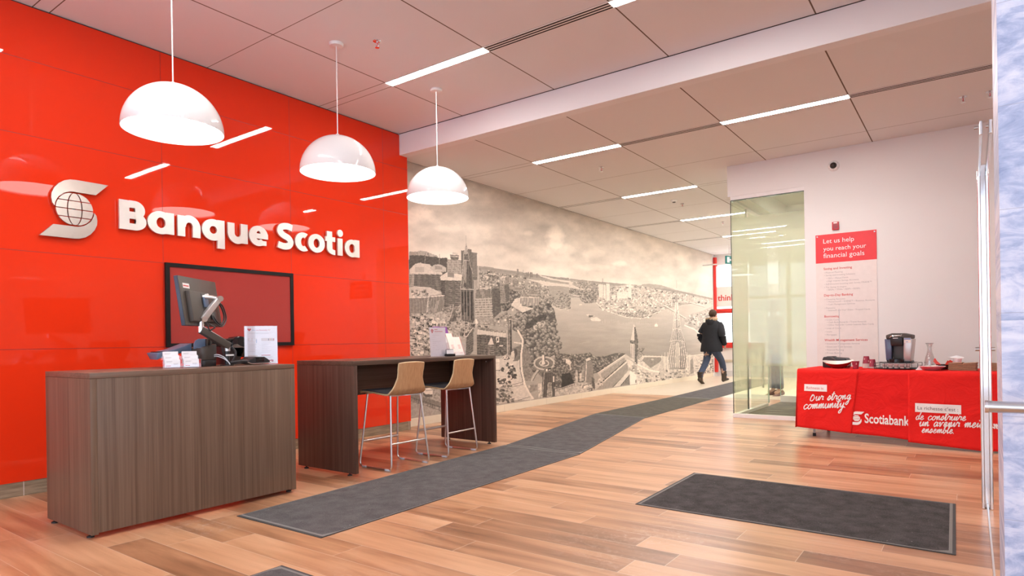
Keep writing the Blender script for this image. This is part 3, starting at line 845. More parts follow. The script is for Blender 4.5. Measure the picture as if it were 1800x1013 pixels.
GLY = {
 'B': [('r', 2.349, 2.428, 2.077, 2.322), ('r', 2.427, 2.472, 2.263, 2.324), ('r', 2.427, 2.472, 2.171, 2.231), ('r', 2.427, 2.473, 2.077, 2.132), ('a', 2.470, 2.247, .082, .077, .005, .016, -90, 90), ('a', 2.472, 2.1515, .090, .0745, .008, .0195, -90, 90)],
 'a': [('a', 2.683, 2.171, .112, .100, .038, .046), ('r', 2.728, 2.795, 2.078, 2.267)],
 'n': [('r', 2.825, 2.892, 2.077, 2.263), ('a', 2.930, 2.165, .101, .107, .032, .043, 0, 180), ('r', 2.960, 3.031, 2.077, 2.167)],
 'q': [('a', 3.153, 2.171, .108, .100, .035, .036), ('r', 3.192, 3.263, 2.003, 2.269)],
 'u': [('r', 3.294, 3.363, 2.165, 2.264), ('a', 3.394, 2.172, .100, .104, .032, .036, 180, 360), ('r', 3.426, 3.498, 2.077, 2.265)],
 'e': [('a', 3.615, 2.172, .103, .100, .026, .050, 0, 180), ('a', 3.615, 2.172, .103, .100, .030, .040, 180, 318), ('r', 3.585, 3.718, 2.147, 2.197), ('r', 3.640, 3.700, 2.081, 2.128)],
 'S': [('s', [(4.000, 2.300), (3.940, 2.312), (3.874, 2.298), (3.857, 2.252), (3.895, 2.216), (3.955, 2.190), (3.980, 2.150), (3.955, 2.112), (3.895, 2.103), (3.832, 2.117)], .066)],
 'c': [('a', 4.135, 2.174, .103, .100, .030, .046, 58, 302)],
 'o': [('a', 4.301, 2.178, .107, .100, .039, .049)],
 't': [('r', 4.437, 4.508, 2.140, 2.330), ('r', 4.416, 4.548, 2.220, 2.271), ('a', 4.547, 2.143, .110, .068, .039, .014, 180, 270)],
 'i': [('r', 4.580, 4.649, 2.078, 2.268), ('a', 4.6175, 2.326, .0385, .040, .0005, .0005)],
 'a2': [('a', 4.783, 2.175, .103, .100, .040, .051), ('r', 4.817, 4.891, 2.080, 2.277)]}
for ch, parts_ in GLY.items():
    bm = BM()
    for iq, q in enumerate(parts_):
        M0 = Matrix.Translation((XR + .018 + .00025 * iq, 0, 0)) @ WALL_X
        if q[0] == 'r': rect(bm, *q[1:])
        elif q[0] == 'a': ring_arc(bm, *q[1:])
        else: stroke(bm, q[1], q[2])
    wp('letter', bm, 'letter_metal', t, smooth=False)

# ================================================================== WALL MURAL (sepia aerial city print)
# The print is painted into a fine grid of wall points.  S = sketch units: the artist's
# layout of the picture (x across, y down); every outline below is in these units.
def paint_mural():
    F_, cx, cy0 = 1114.52, 900.0, 506.5 + 92.35
    YAW, RO = .626932, -.0153532
    Fv = np.array([-math.sin(YAW), math.cos(YAW), 0]); Rv = np.array([math.cos(YAW), math.sin(YAW), 0]); Uv = np.array([0, 0, 1.])
    R2 = Rv * math.cos(RO) + Uv * math.sin(RO); U2 = Uv * math.cos(RO) - Rv * math.sin(RO)
    x0w = XM + .006
    nx, nz = 700, 440
    sx = np.linspace(717.5, 1253.6, nx)
    k = (sx - cx) / F_
    a = Fv[0] + R2[0] * k; b = Fv[1] + R2[1] * k
    Yw = x0w * b / a
    Yw = np.clip(Yw, 5.715, None)
    Zw = np.linspace(.107, Z2 - .004, nz)
    YY, ZZ = np.meshgrid(Yw, Zw)
    P3 = np.stack([np.full_like(YY, x0w), YY, ZZ - 1.10], -1)
    dp = P3 @ Fv
    SX = cx + F_ * (P3 @ R2) / dp; SY = cy0 - F_ * (P3 @ U2) / dp
    T = np.full(SX.shape, .8)
    rs = np.random.RandomState(11)
    def vnoise(X, Y, seed):
        r = np.random.RandomState(seed); G = r.rand(256, 256)
        xi = np.floor(X).astype(int); yi = np.floor(Y).astype(int); fx = X - xi; fy = Y - yi
        fx = fx * fx * (3 - 2 * fx); fy = fy * fy * (3 - 2 * fy)
        g = lambda i, j: G[i % 256, j % 256]
        return (g(xi, yi) * (1 - fx) + g(xi + 1, yi) * fx) * (1 - fy) + (g(xi, yi + 1) * (1 - fx) + g(xi + 1, yi + 1) * fx) * fy
    def fbm(X, Y, seed, o=5):
        s = 0; am = .5; t = 0
        for i in range(o): s = s + am * vnoise(X * 2 ** i, Y * 2 ** i, seed + i); t += am; am *= .55
        return s / t
    HZ = np.interp(SX, [700, 855, 900, 960, 1000, 1060, 1130, 1180, 1255], [455, 469, 476, 485, 490, 496, 502, 508, 525])
    top = np.interp(SX, [718, 1250], [283, 446])
    # --- sky
    u = np.clip((SY - top) / (HZ - top), 0, 1)
    dark = np.exp(-((SX - 930) / 150) ** 2) * np.exp(-(u / .5) ** 2)
    T = .84 + .08 * u - .10 * dark - .04 * np.exp(-((SX - 760) / 60) ** 2) * np.exp(-(u / .25) ** 2)
    sc = np.interp(SX, [718, 1250], [46, 24])
    sl = SY - (SX - 718) * .10
    c1 = fbm((SX + 200) / 44 * (1 + (SX - 718) / 1100), sl / 15, 3, 6)
    c2 = fbm((SX + 90) / 95, sl / 30, 21, 4)
    T += (c1 - .5) * .24 * (1 - .45 * u) + (c2 - .5) * .22
    def puff(x, y, rx, ry, am):
        nonlocal T
        e = ((SX - x) / rx) ** 2 + ((SY - y) / ry) ** 2 + (fbm(SX / 9, SY / 8, int(x), 4) - .5) * 1.5
        T += am * np.clip(1.15 - e, 0, 1) ** .7 * (1 - .4 * np.clip((SY - y) / ry, 0, 1))
    for q in [(975, 418, 18, 20, .15), (984, 440, 26, 12, .08), (738, 378, 26, 15, .10), (1088, 464, 14, 6, .10), (1042, 446, 20, 8, .07),
              (1160, 492, 20, 7, .05), (930, 410, 9, 5, .08), (790, 402, 26, 8, .06), (862, 440, 34, 9, .06), (1040, 470, 40, 6, .06)]: puff(*q)
    # --- helpers in sketch units
    def mask(poly):
        p = np.array(poly, float)
        j = np.where((SX[0] > p[:, 0].min() - 4) & (SX[-1] < p[:, 0].max() + 12))[0]
        if len(j) == 0: return None
        j0, j1 = max(j[0] - 3, 0), j[-1] + 4
        X = SX[:, j0:j1]; Y = SY[:, j0:j1]
        i = np.where((Y.min(1) < p[:, 1].max() + 1) & (Y.max(1) > p[:, 1].min() - 1))[0]
        if len(i) == 0: return None
        i0, i1 = i[0], i[-1] + 1
        X = X[i0:i1]; Y = Y[i0:i1]; m = np.zeros(X.shape, bool)
        n = len(p)
        for a in range(n):
            xa, ya = p[a]; xb, yb = p[(a + 1) % n]
            if ya == yb: continue
            m ^= ((Y > ya) != (Y > yb)) & (X < (xb - xa) * (Y - ya) / (yb - ya) + xa)
        return (slice(i0, i1), slice(j0, j1)), m, X, Y
    def P(poly, t, am=.05, pat=None, grad=0, a=1.0):
        r = mask(poly)
        if r is None: return
        s, m, X, Y = r
        v = t + (vnoise(X / 2.2, Y / 2.2, 5) - .5) * am * 2 + (vnoise(X / .9, Y / .9, 6) - .5) * am
        if grad: v = v + grad * (Y - Y.min()) / max(1, (Y.max() - Y.min()))
        if pat:
            kx, ky, dt, sl = pat      # column pitch, row pitch, darkening, slope of the floors
            h = np.ones_like(X, bool)
            if kx: h &= ((X / kx) % 1) > .45
            if ky: h &= (((Y - sl * X) / ky) % 1) > .5
            v = v - dt * h
        T[s] = np.where(m, T[s] * (1 - a) + v * a, T[s])
    def L(pts, w, t, a=1.0):
        pts = np.array(pts, float)
        for (xa, ya), (xb, yb) in zip(pts, pts[1:]):
            d = np.hypot(xb - xa, yb - ya) or 1; nx_, ny_ = -(yb - ya) / d * w / 2, (xb - xa) / d * w / 2
            P([(xa + nx_, ya + ny_), (xb + nx_, yb + ny_), (xb - nx_, yb - ny_), (xa - nx_, ya - ny_)], t, .02, a=a)
    def inside(poly, n):
        p = np.array(poly, float); out = []
        lo, hi = p.min(0), p.max(0)
        while len(out) < n:
            q = lo + rs.rand(2) * (hi - lo); c = False
            for a in range(len(p)):
                (xa, ya), (xb, yb) = p[a], p[(a + 1) % len(p)]
                if (ya > q[1]) != (yb > q[1]) and q[0] < (xb - xa) * (q[1] - ya) / (yb - ya) + xa: c = not c
            if c: out.append(q)
        return sorted(out, key=lambda q: q[1])
    def clutter(poly, n, sz, tones, slope=.15):
        for q in inside(poly, n):
            w = rs.uniform(*sz); h = w * rs.uniform(.35, 1.2); t = tones[rs.randint(len(tones))] + rs.uniform(-.06, .06)
            s = slope * w
            P([(q[0], q[1]), (q[0] + w, q[1] + s), (q[0] + w, q[1] + s + h), (q[0], q[1] + h)], t, .03)
            if rs.rand() < .6: P([(q[0] + w, q[1] + s), (q[0] + w * 1.35, q[1] + s - .2 * h), (q[0] + w * 1.35, q[1] + s + h * .8), (q[0] + w, q[1] + s + h)], t - .25, .03)
    def ell(x, y, rx, ry, t, am=.05):
        P([(x + rx * math.cos(k), y + ry * math.sin(k)) for k in np.linspace(0, 2 * PI, 14)[:-1]], t, am)
    def trees(poly, n, r, t=.5, base=None):
        if base is not None: P(poly, base, .10)
        for q in inside(poly, n):
            k = rs.uniform(*r); d = rs.uniform(-.07, .07)
            ell(q[0] + k * .15, q[1] + k * .2, k, k * .85, t - .16 + d)
            ell(q[0], q[1], k * .8, k * .65, t + d, .09)
            ell(q[0] - k * .15, q[1] - k * .22, k * .5, k * .35, t + .14 + d, .08)
    c1_ = lambda l: [(715 + x / 4.821, 430 + y / 4.824) for x, y in l]
    c2_ = lambda l: [(855 + x / 6.75, 440 + y / 6.75) for x, y in l]
    c3_ = lambda l: [(855 + x / 7.235, 580 + y / 7.235) for x, y in l]
    c4_ = lambda l: [(1000 + x / 7.238, 460 + y / 7.236) for x, y in l]
    c5_ = lambda l: [(980 + x / 8.44, 580 + y / 8.44) for x, y in l]
    c6_ = lambda l: [(1120 + x / 4.607, 460 + y / 4.605) for x, y in l]
    c7_ = lambda l: [(700 + x / 2.98, 400 + y / 2.98) for x, y in l]
    # --- land under the horizon
    land = SY > HZ
    v = .66 - .10 * fbm(SX / 4, SY / 2.2, 41, 4) + .05
    T = np.where(land, v, T)
    hz = np.exp(-((SY - HZ - 3) / 3.0) ** 2); T = np.where(land, T - .06 * hz, T)
    P([(1128, 500), (1140, 499), (1160, 501), (1185, 508), (1130, 506)], .68, .03)
    # distant town, getting bigger towards the viewer
    clutter([(840, 472), (900, 482), (960, 494), (965, 530), (900, 545), (840, 530)], 700, (1.2, 3.6), (.45, .62, .85, .90, .50, .74))
    trees([(860, 500), (960, 505), (965, 535), (880, 545)], 150, (1.5, 3), .55)
    P(c2_([(480, 345), (640, 360), (760, 380), (979, 410), (979, 440), (840, 425), (700, 425), (620, 390)]), .86, .03)
    P(c2_([(620, 290), (800, 340), (979, 365), (979, 385), (760, 350), (640, 310)]), .88, .02)
    P(c2_([(640, 300), (760, 315), (979, 330), (979, 360), (800, 335)]), .60, .06)
    for p in ([(360, 225), (380, 222), (382, 320), (358, 320)], [(434, 235), (440, 235), (440, 290), (432, 290)], [(450, 270), (485, 262), (488, 325), (450, 325)],
              [(490, 262), (508, 258), (508, 320), (490, 320)], [(515, 258), (545, 262), (552, 320), (515, 322)], [(592, 280), (608, 278), (608, 325), (592, 325)],
              [(225, 320), (268, 318), (268, 405), (225, 405)], [(310, 355), (380, 360), (375, 425), (310, 415)]): P(c2_(p), .62, .05, (1.3, 0, .14, 0))
    P(c2_([(270, 420), (420, 432), (412, 505), (270, 465)]), .68, .04, (0, 2.2, .22, .08))
    # far bank right of the narrows and river
    bank = [(1000, 492), (1060, 499), (1130, 505), (1190, 514), (1255, 528), (1255, 560), (1160, 560), (1000, 545)]
    P(bank, .66, .08)
    P(c4_([(0, 245), (60, 262), (40, 290), (110, 325), (235, 350), (230, 370), (60, 340), (0, 330)]), .84, .03)
    clutter(c4_([(60, 250), (380, 280), (380, 400), (100, 330)]), 150, (1, 2.4), (.5, .6, .85, .55))
    trees(c4_([(0, 340), (130, 360), (370, 372), (385, 450), (340, 530), (170, 520), (130, 440), (0, 400)]), 170, (1.3, 2.6), .56, .5)
    river = [(966, 527), (981, 534), (992, 541), (1003, 541), (1004, 524), (1018, 523), (1022, 530), (1030, 534), (1047, 532), (1056, 543), (1073, 549), (1095, 556), (1112, 560), (1131, 561),
             (1141, 559), (1150, 550), (1162, 546), (1178, 542), (1200, 536), (1255, 529), (1255, 640), (1232, 630), (1150, 632), (1000, 640), (984, 632), (983, 600), (979, 565)]
    r = mask(river)
    s, m, X, Y = r
    v = np.interp(Y, [520, 545, 600, 630], [.80, .75, .65, .59]) + .05 * np.clip((X - 1180) / 60, 0, 1) + (fbm(X / 22, Y / 5, 77, 4) - .5) * .09
    T[s] = np.where(m, v, T[s])
    L([(1003, 519.5), (1019, 520.5)], 1.3, .92); L([(1000, 519), (1019, 522.5)], .7, .4)
    L([(960, 535), (985, 545), (990, 540), (1000, 547)], 1.2, .85)
    trees([(958, 522), (985, 510), (1000, 518), (1003, 545), (985, 543), (965, 533)], 90, (1.2, 2.4), .56)
    city = c4_([(345, 500), (385, 450), (520, 330), (750, 290), (941, 330), (941, 730), (800, 715), (640, 680), (530, 640), (420, 600), (370, 550)])
    P(city, .74, .08)
    clutter(city, 520, (1.1, 3.4), (.93, .95, .62, .50, .88, .80), .05)
    city2 = c6_([(0, 190), (170, 225), (400, 265), (610, 310), (610, 345), (400, 330), (280, 345), (210, 380), (130, 430), (50, 460), (0, 455)])
    P(city2, .76, .07)
    clutter(city2, 420, (1.1, 3.0), (.94, .92, .60, .52, .85), .05)
    trees(c4_([(370, 540), (420, 590), (540, 640), (640, 640), (800, 660), (941, 650), (941, 715), (800, 705), (640, 680), (530, 640), (400, 590)]), 90, (1.2, 2.3), .56)
    trees(c6_([(0, 400), (60, 400), (140, 390), (190, 400), (80, 450), (0, 450)]), 60, (1.2, 2.2), .60)
    for p in ([(380, 290), (432, 288), (434, 460), (378, 455)], [(438, 300), (470, 302), (472, 475), (440, 470)], [(474, 280), (515, 282), (518, 495), (478, 485)],
              [(755, 275), (796, 282), (798, 470), (752, 450)], [(610, 400), (690, 380), (745, 385), (745, 470), (610, 470)], [(550, 425), (600, 425), (600, 475), (550, 475)]):
        P(c4_(p), .93, .03, (1.9, 2.6, .14, 0))
    L(c4_([(434, 290), (436, 468)]), .6, .6); L(c4_([(472, 300), (474, 480)]), .6, .55); L(c4_([(430, 215), (430, 270)]), 1.2, .5); L(c4_([(240, 235), (242, 270)]), .6, .9)
    L(c4_([(345, 520), (420, 590), (520, 640)]), 1.4, .93); L(c4_([(545, 650), (640, 680), (740, 712), (810, 715), (941, 722)]), 1.3, .93)
    L(c6_([(0, 458), (60, 460), (110, 430), (190, 402)]), 1.1, .9)
    # shore reflections
    for x in np.arange(1052, 1160, 2.3): L([(x, 552 + (x - 1052) * .09), (x, 560 + rs.rand() * 9 + (x - 1052) * .05)], .9, .60, .5)
    # bridges
    L(c6_([(215, 350), (300, 400), (400, 462)]), 1.6, .88); L(c6_([(215, 358), (300, 410), (400, 470)]), .8, .45)
    for x, y in c6_([(250, 385), (270, 398), (292, 410), (315, 424), (345, 440), (370, 455)]): L([(x, y), (x, y + 5)], .8, .86)
    L(c6_([(385, 325), (450, 335), (545, 362)]), 1.1, .9); L(c6_([(385, 332), (450, 342), (545, 370)]), .6, .5)
    P(c6_([(385, 470), (430, 425), (520, 405), (612, 360), (612, 470), (548, 625), (470, 552), (385, 516)]), .70, .08)
    clutter(c6_([(420, 430), (520, 410), (612, 370), (612, 560), (545, 590), (470, 530), (400, 490)]), 260, (1.2, 3.2), (.90, .60, .48, .84, .72), .2)
    L(c6_([(382, 515), (470, 552), (546, 628)]), 1.8, .92)
    # boats
    P(c4_([(215, 675), (250, 668), (330, 690), (290, 715), (250, 700)]), .86); P(c4_([(250, 680), (320, 690), (300, 705), (255, 712)]), .4); P(c4_([(272, 728), (350, 705), (412, 745), (395, 760), (290, 755)]), .9)
    P(c6_([(142, 512), (155, 500), (166, 512), (166, 526), (142, 526)]), .96); L(c6_([(170, 520), (220, 508), (270, 515)]), .6, .70)
    L(c5_([(310, 210), (400, 190), (480, 180)]), .6, .72); P(c4_([(130, 540), (165, 538), (168, 555), (135, 557)]), .88)
    # --- tree mass left of the river
    tm = c2_([(330, 770), (430, 690), (560, 650), (640, 610), (760, 640), (800, 700), (830, 830), (822, 1013)]) + c3_([(870, 0), (945, 190), (915, 280), (840, 330), (700, 340), (540, 400), (460, 330), (450, 120), (400, 0), (330, 0)])
    trees(tm, 330, (2.2, 4.6), .50, .33)
    P(c2_([(450, 940), (470, 870), (560, 810), (640, 760), (720, 780), (700, 830), (600, 840), (520, 930)]), .27, .06)
    clutter(c2_([(520, 930), (600, 850), (700, 840), (640, 920), (560, 970)]), 26, (2, 4), (.85, .75, .45))
    # --- court building and lawns
    P(c2_([(300, 590), (410, 560), (420, 660), (560, 690), (430, 740), (300, 660)]), .86, .05)
    P(c2_([(405, 555), (625, 560), (618, 655), (545, 662), (405, 632)]), .82, .03, (2.0, 0, .36, 0))
    P(c2_([(408, 555), (448, 450), (478, 512), (520, 470), (600, 482), (628, 565)]), .56, .08); L(c2_([(405, 556), (625, 564)]), 1.2, .92); L(c2_([(448, 450), (480, 520), (610, 530)]), .7, .8)
    trees(c2_([(200, 470), (330, 480), (410, 540), (300, 600), (240, 680), (170, 650)]), 55, (2, 3.6), .42, .36)
    # --- towers of the left
    P(c1_([(20, 60), (90, 62), (90, 100), (20, 100)]), .62); P(c1_([(85, 62), (110, 52), (165, 60), (215, 80), (260, 96), (260, 112), (85, 100)]), .80, .06, (1.6, 0, .25, 0))
    P(c1_([(20, 92), (150, 92), (165, 100), (250, 106), (285, 115), (342, 112), (342, 300), (20, 300)]), .36, .04, (0, 2.6, .07, .04))
    L(c1_([(155, 70), (155, 230)]), .8, .60); L(c1_([(277, 80), (277, 250)]), .8, .6)
    P(c1_([(345, 125), (480, 136), (480, 275), (345, 250)]), .70, .03, (2.1, 3.2, .30, .03))
    P(c1_([(366, 86), (443, 92), (436, 132), (374, 128)]), .50, .05, (1.2, 0, .15, 0)); L(c1_([(366, 98), (443, 104)]), 1.2, .85); P(c1_([(386, 64), (432, 70), (430, 90), (386, 86)]), .80, .04)
    P(c1_([(462, 52), (492, 50), (522, 38), (550, 44), (550, 66), (596, 72), (598, 300), (462, 300)]), .46, .03, (2.0, 2.4, .16, 0))
    P(c1_([(560, 68), (596, 72), (598, 280), (560, 280)]), .56, .03, (0, 2.0, .18, 0))
    P(c1_([(20, 240), (300, 240), (300, 395), (20, 372)]), .50, .04, (0, 3.0, .20, .0)); P(c1_([(20, 245), (62, 240), (62, 362), (20, 362)]), .72, .05, (0, 3, .3, 0))
    P(c1_([(130, 258), (220, 258), (220, 388), (130, 380)]), .42, .05, (2.4, 3.0, .10, 0))
    P(c1_([(22, 215), (70, 165), (112, 155), (192, 168), (235, 205), (300, 240), (300, 254), (22, 250)]), .84, .04); P(c1_([(72, 190), (150, 190), (150, 235), (72, 235)]), .72, .03)
    P(c1_([(192, 200), (235, 172), (282, 168), (332, 196), (334, 232), (240, 236)]), .76, .04); P(c1_([(240, 178), (300, 190), (300, 215), (240, 210)]), .62)
    P(c1_([(286, 300), (462, 300), (462, 500), (400, 560), (325, 560), (290, 400)]), .52, .05, (0, 3.2, .22, .02))
    P(c1_([(290, 300), (326, 302), (326, 560), (290, 400)]), .36, .04, (0, 3.2, .1, 0)); P(c1_([(330, 310), (356, 310), (356, 500), (330, 500)]), .40); P(c1_([(386, 310), (410, 310), (410, 500), (386, 500)]), .40)
    P(c1_([(284, 272), (345, 232), (402, 246), (468, 256), (462, 306), (286, 302)]), .87, .04); P(c1_([(345, 235), (400, 240), (400, 280), (345, 276)]), .58, .05)
    P(c1_([(20, 448), (318, 432), (318, 560), (230, 585), (20, 585)]), .60, .05, (2.7, 0, .14, 0)); P(c1_([(225, 480), (312, 470), (312, 560), (225, 575)]), .70, .03, (2.2, 0, .34, 0))
    P(c1_([(20, 365), (70, 352), (200, 366), (302, 412), (240, 428), (20, 450)]), .80, .05); clutter(c1_([(30, 375), (150, 370), (170, 420), (40, 435)]), 26, (2, 5), (.5, .9, .65)); L(c1_([(20, 452), (170, 446), (322, 432)]), 1.6, .90)
    P(c1_([(20, 585), (240, 585), (330, 560), (460, 560), (470, 640), (699, 690), (699, 720), (560, 700), (500, 800), (330, 800), (200, 940), (20, 940)]), .66, .12)
    trees(c1_([(300, 540), (400, 520), (455, 540), (450, 620), (340, 625)]), 46, (1.8, 3.4), .52)
    # gothic turrets
    P(c1_([(196, 428), (205, 455), (215, 470), (222, 585), (166, 590), (172, 470), (188, 455)]), .66, .10, (2.5, 0, .2, 0)); L(c1_([(196, 428), (180, 470), (172, 580)]), .9, .9)
    clutter(c1_([(20, 590), (150, 580), (340, 640), (470, 640), (560, 690), (480, 740), (330, 720), (210, 760), (200, 930), (20, 935)]), 330, (2.2, 7.5), (.86, .80, .45, .30, .70, .88), .22)
    for k in range(7): L(c1_([(30, 700 + k * 22), (120, 690 + k * 24), (195, 740 + k * 22)]), .9, .32 if k % 2 else .88)
    P(c1_([(395, 508), (412, 560), (425, 600), (418, 672), (345, 668), (352, 640), (384, 600), (384, 560)]), .50, .12, (2.2, 0, .18, 0)); L(c1_([(395, 508), (388, 560), (355, 650)]), .9, .86)
    P(c1_([(580, 632), (655, 630), (655, 680), (580, 676)]), .93, .02)
    # --- big clock tower
    P(c1_([(503, -16), (510, 40), (522, 82), (524, 136), (536, 170), (560, 250), (566, 376), (574, 640), (560, 668), (466, 644), (455, 376), (470, 250), (480, 170), (482, 82)]), .42, .07, (3.2, 0, .10, 0), .0)
    P(c1_([(503, -16), (507, 50), (512, 130), (505, 250), (500, 376), (470, 376), (476, 250), (488, 136), (490, 60)]), .60, .06)
    P(c1_([(484, 82), (522, 84), (523, 134), (482, 132)]), .50, .10, (1.6, 0, .2, 0)); L(c1_([(478, 134), (527, 138)]), 1.0, .75)
    P(c1_([(536, 180), (560, 250), (566, 376), (540, 376), (524, 200)]), .30, .04); L(c1_([(470, 260), (512, 380)]), .6, .25); L(c1_([(512, 262), (470, 380)]), .6, .25)
    ell(*c1_([(493, 345)])[0], 2.6, 4.4, .30); L(c1_([(455, 378), (568, 382)]), 1.6, .72)
    for a, b, c, d in ((466, 400, 480, 500), (488, 400, 504, 575), (512, 400, 526, 500), (470, 520, 482, 600), (514, 520, 528, 610), (545, 400, 556, 640)): P(c1_([(a, b), (c, b), (c, d), (a, d)]), .20, .05)
    for x in (457, 484, 508, 534, 572): L(c1_([(x, 380), (x + 3, 640)]), .8, .62)
    L(c1_([(503, -16), (483, 82), (482, 134), (470, 250), (456, 376)]), .9, .82); L(c1_([(505, -10), (522, 82), (536, 170), (562, 252)]), .7, .70)
    P(c1_([(496, 20), (510, 20), (516, 80), (490, 80)]), .66, .04); L(c1_([(552, 200), (556, 380)]), .9, .6); L([(819.3, 414), (819.3, 430)], .7, .7)
    # --- chateau roofs right of the tower
    P(c7_([(490, 318), (532, 318), (540, 440), (498, 478), (488, 380)]), .40, .06, (0, 3, .08, 0)); P(c7_([(403, 370), (490, 362), (497, 474), (403, 468)]), .74, .03, (2.6, 4.2, .36, -.03))
    P(c7_([(410, 322), (486, 318), (492, 366), (403, 374)]), .64, .06, (2.4, 0, .26, 0)); L(c7_([(410, 322), (486, 318)]), 1.2, .88)
    P(c7_([(420, 200), (424, 260), (428, 322), (408, 322), (414, 260)]), .62, .08); L(c7_([(420, 200), (418, 320)]), .8, .86)
    P(c7_([(500, 292), (528, 288), (566, 304), (566, 396), (536, 400), (532, 318), (500, 318)]), .60, .05, (2.0, 3.2, .28, 0)); P(c7_([(555, 300), (580, 296), (582, 380), (566, 396)]), .38, .05)
    clutter(c7_([(425, 240), (480, 215), (520, 260), (520, 300), (430, 315)]), 60, (2, 5), (.40, .62, .85, .5), .1); trees(c7_([(535, 400), (560, 395), (590, 410), (580, 430), (540, 430)]), 12, (2, 3.5), .36)
    P(c7_([(500, 478), (570, 440), (600, 460), (590, 520), (560, 520), (420, 510), (410, 475)]), .62, .10); clutter(c7_([(500, 478), (570, 440), (600, 470), (585, 515), (420, 505)]), 30, (2, 5), (.9, .42, .75), 0)
    # --- long parliament wing
    P(c1_([(330, 655), (470, 650), (560, 668), (699, 688), (699, 705), (560, 705), (505, 785), (330, 720)]), .66, .10)
    clutter(c1_([(330, 655), (470, 650), (560, 668), (699, 690), (560, 702), (505, 775), (340, 715)]), 70, (2, 5), (.82, .48, .70, .36), .2)
    P(c1_([(505, 785), (562, 706), (566, 790), (562, 905), (530, 940), (500, 940)]), .42, .07, (2.0, 4.0, .12, -.6)); L(c1_([(480, 770), (505, 785), (562, 706)]), 1.3, .84)
    P([(717, 640), (850, 640), (866, 660), (866, 735), (717, 752)], .62, .12)
    clutter([(717, 625), (800, 628), (850, 640), (866, 690), (800, 690), (717, 672)], 120, (3, 8), (.86, .74, .40, .30, .80), .2)
    P([(717, 705), (770, 722), (800, 738), (717, 752)], .66, .05); P([(717, 690), (866, 735), (866, 742), (717, 702)], .50, .06)
    P([(741, 681), (752, 678), (761, 686), (760, 697), (748, 699), (741, 690)], .90, .03); P([(741, 690), (748, 699), (760, 697), (760, 693), (749, 694), (741, 687)], .35, .03); L([(741, 681), (749, 687), (761, 686)], .8, .5)
    L([(719, 698), (745, 706), (775, 716)], .9, .28); L([(719, 704), (745, 712), (775, 722)], .7, .34)
    for k in range(14): L([(720 + k * 4, 698 + k * 1.3), (720 + k * 4, 704 + k * 1.3)], .6, .30)
    P(c3_([(-120, 60), (0, 62), (252, 95), (300, 120), (300, 300), (120, 330), (-120, 340)]), .40, .08, (2.6, 4.5, .16, .12))
    P(c3_([(-110, -6), (0, 12), (252, 42), (242, 98), (0, 64), (-118, 58)]), .86, .03, (3.4, 0, .05, 0)); L(c3_([(-110, -8), (0, 10), (252, 40)]), 1.0, .40)
    P(c3_([(-120, -40), (0, -18), (120, 0), (250, 20), (252, 42), (-110, -6)]), .58, .16, (2.2, 2.2, .18, 0))
    P(c3_([(60, 92), (78, 130), (96, 190), (16, 190), (46, 130)]), .86, .04); P(c3_([(18, 192), (98, 190), (100, 330), (18, 330)]), .52, .1, (2.2, 3.4, .26, 0))
    P(c3_([(122, 92), (160, 88), (164, 160), (130, 165)]), .88, .04); P(c3_([(135, 108), (152, 106), (152, 140), (136, 140)]), .25)
    P(c3_([(130, 170), (240, 180), (240, 320), (130, 340)]), .42, .16, (2.2, 3.4, .14, 0)); P(c3_([(165, 195), (215, 195), (215, 212), (165, 212)]), .9)
    for x, y0, y1, w_ in ((262, -190, 320, 34), (300, -210, 330, 22)):
        P(c3_([(x + w_ / 2, y0), (x + w_ * .85, y0 + 130), (x + w_, y0 + 190), (x + w_ + 6, y1), (x, y1), (x, y0 + 190), (x + w_ * .2, y0 + 130)]), .62 if w_ > 30 else .36, .10, (2.0, 0, .2, 0))
    L(c3_([(262, 0), (266, 320)]), 1.0, .88)
    # --- parking, cars, paths
    P(c3_([(60, 385), (300, 340), (420, 380), (455, 650), (500, 700), (600, 880), (560, 895), (400, 890), (60, 960)]), .83, .05)
    P(c3_([(325, 240), (440, 190), (450, 330), (400, 400), (340, 400)]), .48, .06); P(c3_([(315, 285), (350, 265), (366, 300), (350, 390), (305, 390)]), .86, .05, (0, 2, .1, 0)); P(c3_([(350, 240), (385, 245), (395, 300), (366, 370), (350, 260)]), .30)
    P(c3_([(75, 430), (165, 425), (170, 515), (75, 520)]), .90, .04); L(c3_([(75, 520), (172, 516)]), 1.2, .25); P(c3_([(90, 395), (105, 370), (165, 365), (168, 410), (95, 420)]), .95)
    def cars(poly, n):
        for q in inside(c3_(poly), n):
            w = rs.uniform(3.0, 5.2); t = (.20, .30, .90, .42)[rs.randint(4)]
            P([(q[0], q[1] + 1), (q[0] + w * .3, q[1] - .7), (q[0] + w, q[1]), (q[0] + w, q[1] + 2.2), (q[0], q[1] + 3)], t, .06); P([(q[0] + .8, q[1] + 2.6), (q[0] + w + .8, q[1] + 1.8), (q[0] + w + .8, q[1] + 3.4), (q[0] + .8, q[1] + 3.8)], .28, .05)
    cars([(200, 300), (280, 330), (270, 390), (200, 390)], 7); cars([(240, 410), (350, 440), (360, 600), (255, 610)], 26); cars([(120, 610), (270, 620), (320, 760), (320, 900), (80, 930), (80, 760), (180, 720)], 70)
    cars([(160, 470), (210, 470), (210, 520), (170, 520)], 4)
    P(c3_([(75, 790), (230, 700), (330, 700), (330, 900), (75, 950)]), .55, .16, a=.35)
    P(c3_([(455, 120), (560, 340), (640, 440), (640, 560), (570, 650), (480, 650), (450, 500)]), .52, .08); trees(c3_([(520, 370), (600, 400), (650, 500), (600, 520), (540, 460)]), 12, (2.2, 4), .42)
    L(c3_([(395, 0), (465, 130), (440, 330), (450, 520), (490, 700), (560, 830), (600, 880)]), 3.0, .92); L(c3_([(445, 200), (420, 340), (430, 520), (465, 660)]), .9, .30)
